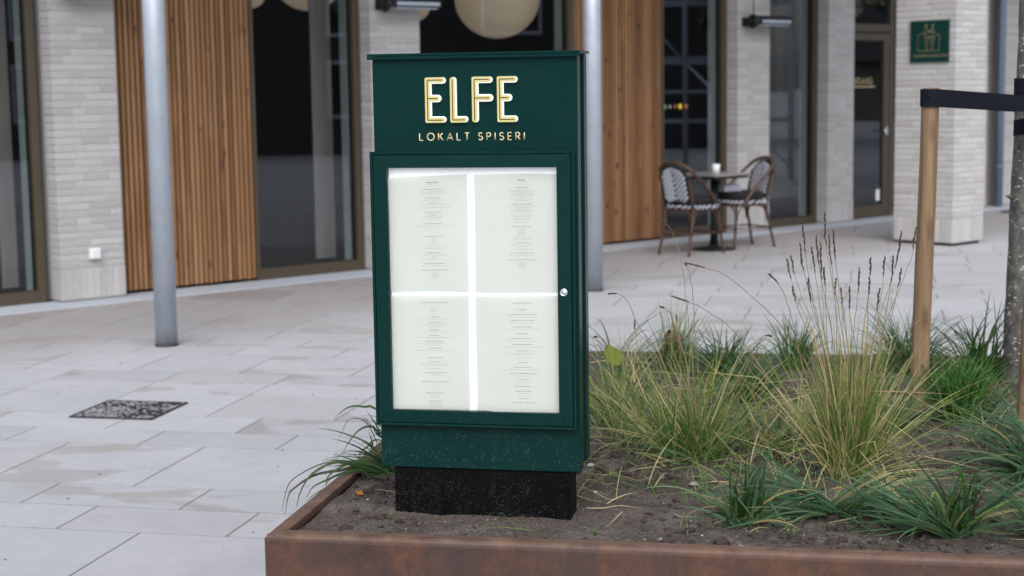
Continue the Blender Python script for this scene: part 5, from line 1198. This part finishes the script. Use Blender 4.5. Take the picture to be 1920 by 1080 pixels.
# ------------------------------------------------------------------ drain cover and small ground things
dr = thing("drain_cover", "square cast iron drain cover with worn swirling pattern in the pale paving", "drain cover", (-3.65, 7.545, .0), 0)
b = MB(); b.cbox((-.222,-.218,-.02), (.222,.218,.0045), .002); b.build("plate", M['iron'], dr)
b = MB(); rd = random.Random(4)
for gx in range(25):
    for gy in range(25):
        x, y = -.200 + gx*.0167 + rd.uniform(-.004,.004), -.198 + gy*.0165 + rd.uniform(-.004,.004); q = noise.noise(Vector((x*7, y*7, 2.2)))
        if q < .0 and rd.random() < .72: continue
        if rd.random() < .28: continue
        a = math.atan2(y, x) + PI/2 + rd.uniform(-.7,.7) + 5*q; l = rd.uniform(.004,.010)
        b.cbox((-l,-.0042,.0046), (l,.0042,.0072), .001, Matrix.Translation((x, y, 0)) @ Matrix.Rotation(a, 4, 'Z'))
b.build("raised_studs", M['ironworn'], dr, kind="stuff")
b = MB()
for a, e in (((-.222,-.218),(.222,-.208)), ((-.222,.208),(.222,.218)), ((-.222,-.208),(-.212,.208)), ((.212,-.208),(.222,.208))): b.box((a[0],a[1],.0046), (e[0],e[1],.0075))
b.build("rim", M['iron'], dr)
b = MB()
for i in range(60):
    x, y = rd.uniform(-4.5, -1.6), rd.uniform(4.9, 9); r = rd.uniform(.002, .007); rock(b, (x, y, r*.3), r, rg, .5)
for i in range(260):
    yj = rd.choice(rows[5:14]); x = rd.uniform(-5, -1.6); rock(b, (x, yj + rd.gauss(0, .003), .0005), rd.uniform(.001, .0032), rg, .5)
b.build("debris", M['clod'], None, kind="stuff")
mc = thing("floor_drain", "small dark round floor drain by the wall right of the brick column", "floor drain", (1.70, 20.9, 0.002))
b = MB(); b.lathe([(0,.0),(.16,0),(.165,.006),(.14,.008),(.13,.004),(0,.004)], (0,0,0), 28); b.build("grid", M['iron'], mc)

# ------------------------------------------------------------------ across the square (seen only as reflections)
fb = thing("dark_building", "dark brick building across the square reflected in the windows", "building", (24, 10, 0))
b = MB(); b.box((0,-11,-.05), (9,13,5.0)); b.build("wall", M['farwall'], fb)
b = MB(); b.add([(-.4,-11.4,5.0),(9.4,-11.4,5.0),(9.4,13.4,5.0),(-.4,13.4,5.0),(4.5,-11.4,7),(4.5,13.4,7)], [(0,4,5,3),(1,2,5,4),(0,1,4),(3,5,2),(0,3,2,1)]); b.build("roof", M['farroof'], fb)
for i in range(5):
    for z in (.9, 3.0):
        b = MB(); b.cbox((-.06, -9+i*4, z), (.02, -7.4+i*4, z+1.5), .01); f_ = b.build("window", M['wallwhite'], fb); b = MB(); b.box((-.075, -8.9+i*4, z+.1), (-.062, -7.5+i*4, z+1.4)); b.build("pane", M['gasket'], f_)
fh = thing("distant_house", "low dark roofed house beyond the square reflected in the door transom", "house", (60, 48, 0), R(-20))
b = MB(); b.box((-8,-14,-.05), (0,14,2.6)); b.build("wall", M['farwall'], fh)
b = MB(); b.add([(-8.5,-14.5,2.6),(.5,-14.5,2.6),(.5,14.5,2.6),(-8.5,14.5,2.6),(-4,-14.5,5),(-4,14.5,5)], [(0,4,5,3),(1,2,5,4),(0,1,4),(3,5,2),(0,3,2,1)]); b.build("roof", M['farroof'], fh)
def fartree(x, y, h, label, seed):
    rr = random.Random(seed); t = thing("autumn_tree", label, "tree", (x, y, -.03), 0, "autumn trees across the square")
    b = MB(); b.tube([(0,0,0),(.1,0,h*.4),(0,.1,h*.8)], [.2,.14,.05], 8); b.build("trunk", M['bark'], t)
    b = MB()
    for k in range(12):
        c = Vector((rr.gauss(0, h*.16), rr.gauss(0, h*.16), h*rr.uniform(.45, .95)))
        for q in range(70): leaf(b, c + Vector((rr.gauss(0,h*.07), rr.gauss(0,h*.07), rr.gauss(0,h*.06))), rr.uniform(0,6.3), rr.uniform(-1,1), .34, .22)
    b.build("crown", M['autumn'], t, kind="stuff")
fartree(52, 38, 6.5, "yellowing tree before the distant house across the square", 1); fartree(48, 52, 5.5, "smaller yellowing tree left of the distant house", 2)
sf = thing("scaffold", "steel scaffold bay beyond the terrace reflected in the window behind the table", "scaffold", (8.6, 19.4, 0), R(-78))
b = MB()
for x in (-1.8, 0, 1.8):
    for y in (0, .8): b.tube([(x,y,0),(x,y,6)], .035, 8)
b.build("standard", M['galv'], sf)
b = MB()
for z in (1.0, 1.5, 2.0, 3.0, 4.0, 5.0):
    for y in (0, .8): b.tube([(-1.8,y,z),(1.8,y,z)], .03, 8)
b.tube([(-1.8,0,.2),(0,0,2)], .025, 8); b.tube([(0,0,2),(1.8,0,4)], .025, 8); b.build("ledger", M['galv'], sf)
b = MB(); b.box((-1.8,.02,2.05), (1.8,.78,2.1)); b.box((-1.8,.02,4.05), (1.8,.78,4.1)); b.build("deck", M['galv'], sf)

fs_ = thing("added_dark_terrace", "dark terrace of houses behind the viewer reflected in the sign's paint", "building", (-8, -26, 0))  # unseen houses, put in and sized for a darker reflection in the sign
b = MB(); b.box((-6,-8,-.05), (9,0,5.0)); b.build("wall", M['farwall'], fs_)
b = MB(); b.add([(-6.4,-8.4,5),(9.4,-8.4,5),(9.4,.4,5),(-6.4,.4,5),(-6.4,-4,7),(9.4,-4,7)], [(0,1,5,4),(3,4,5,2),(0,4,3),(1,2,5),(0,3,2,1)]); b.build("roof", M['farroof'], fs_)
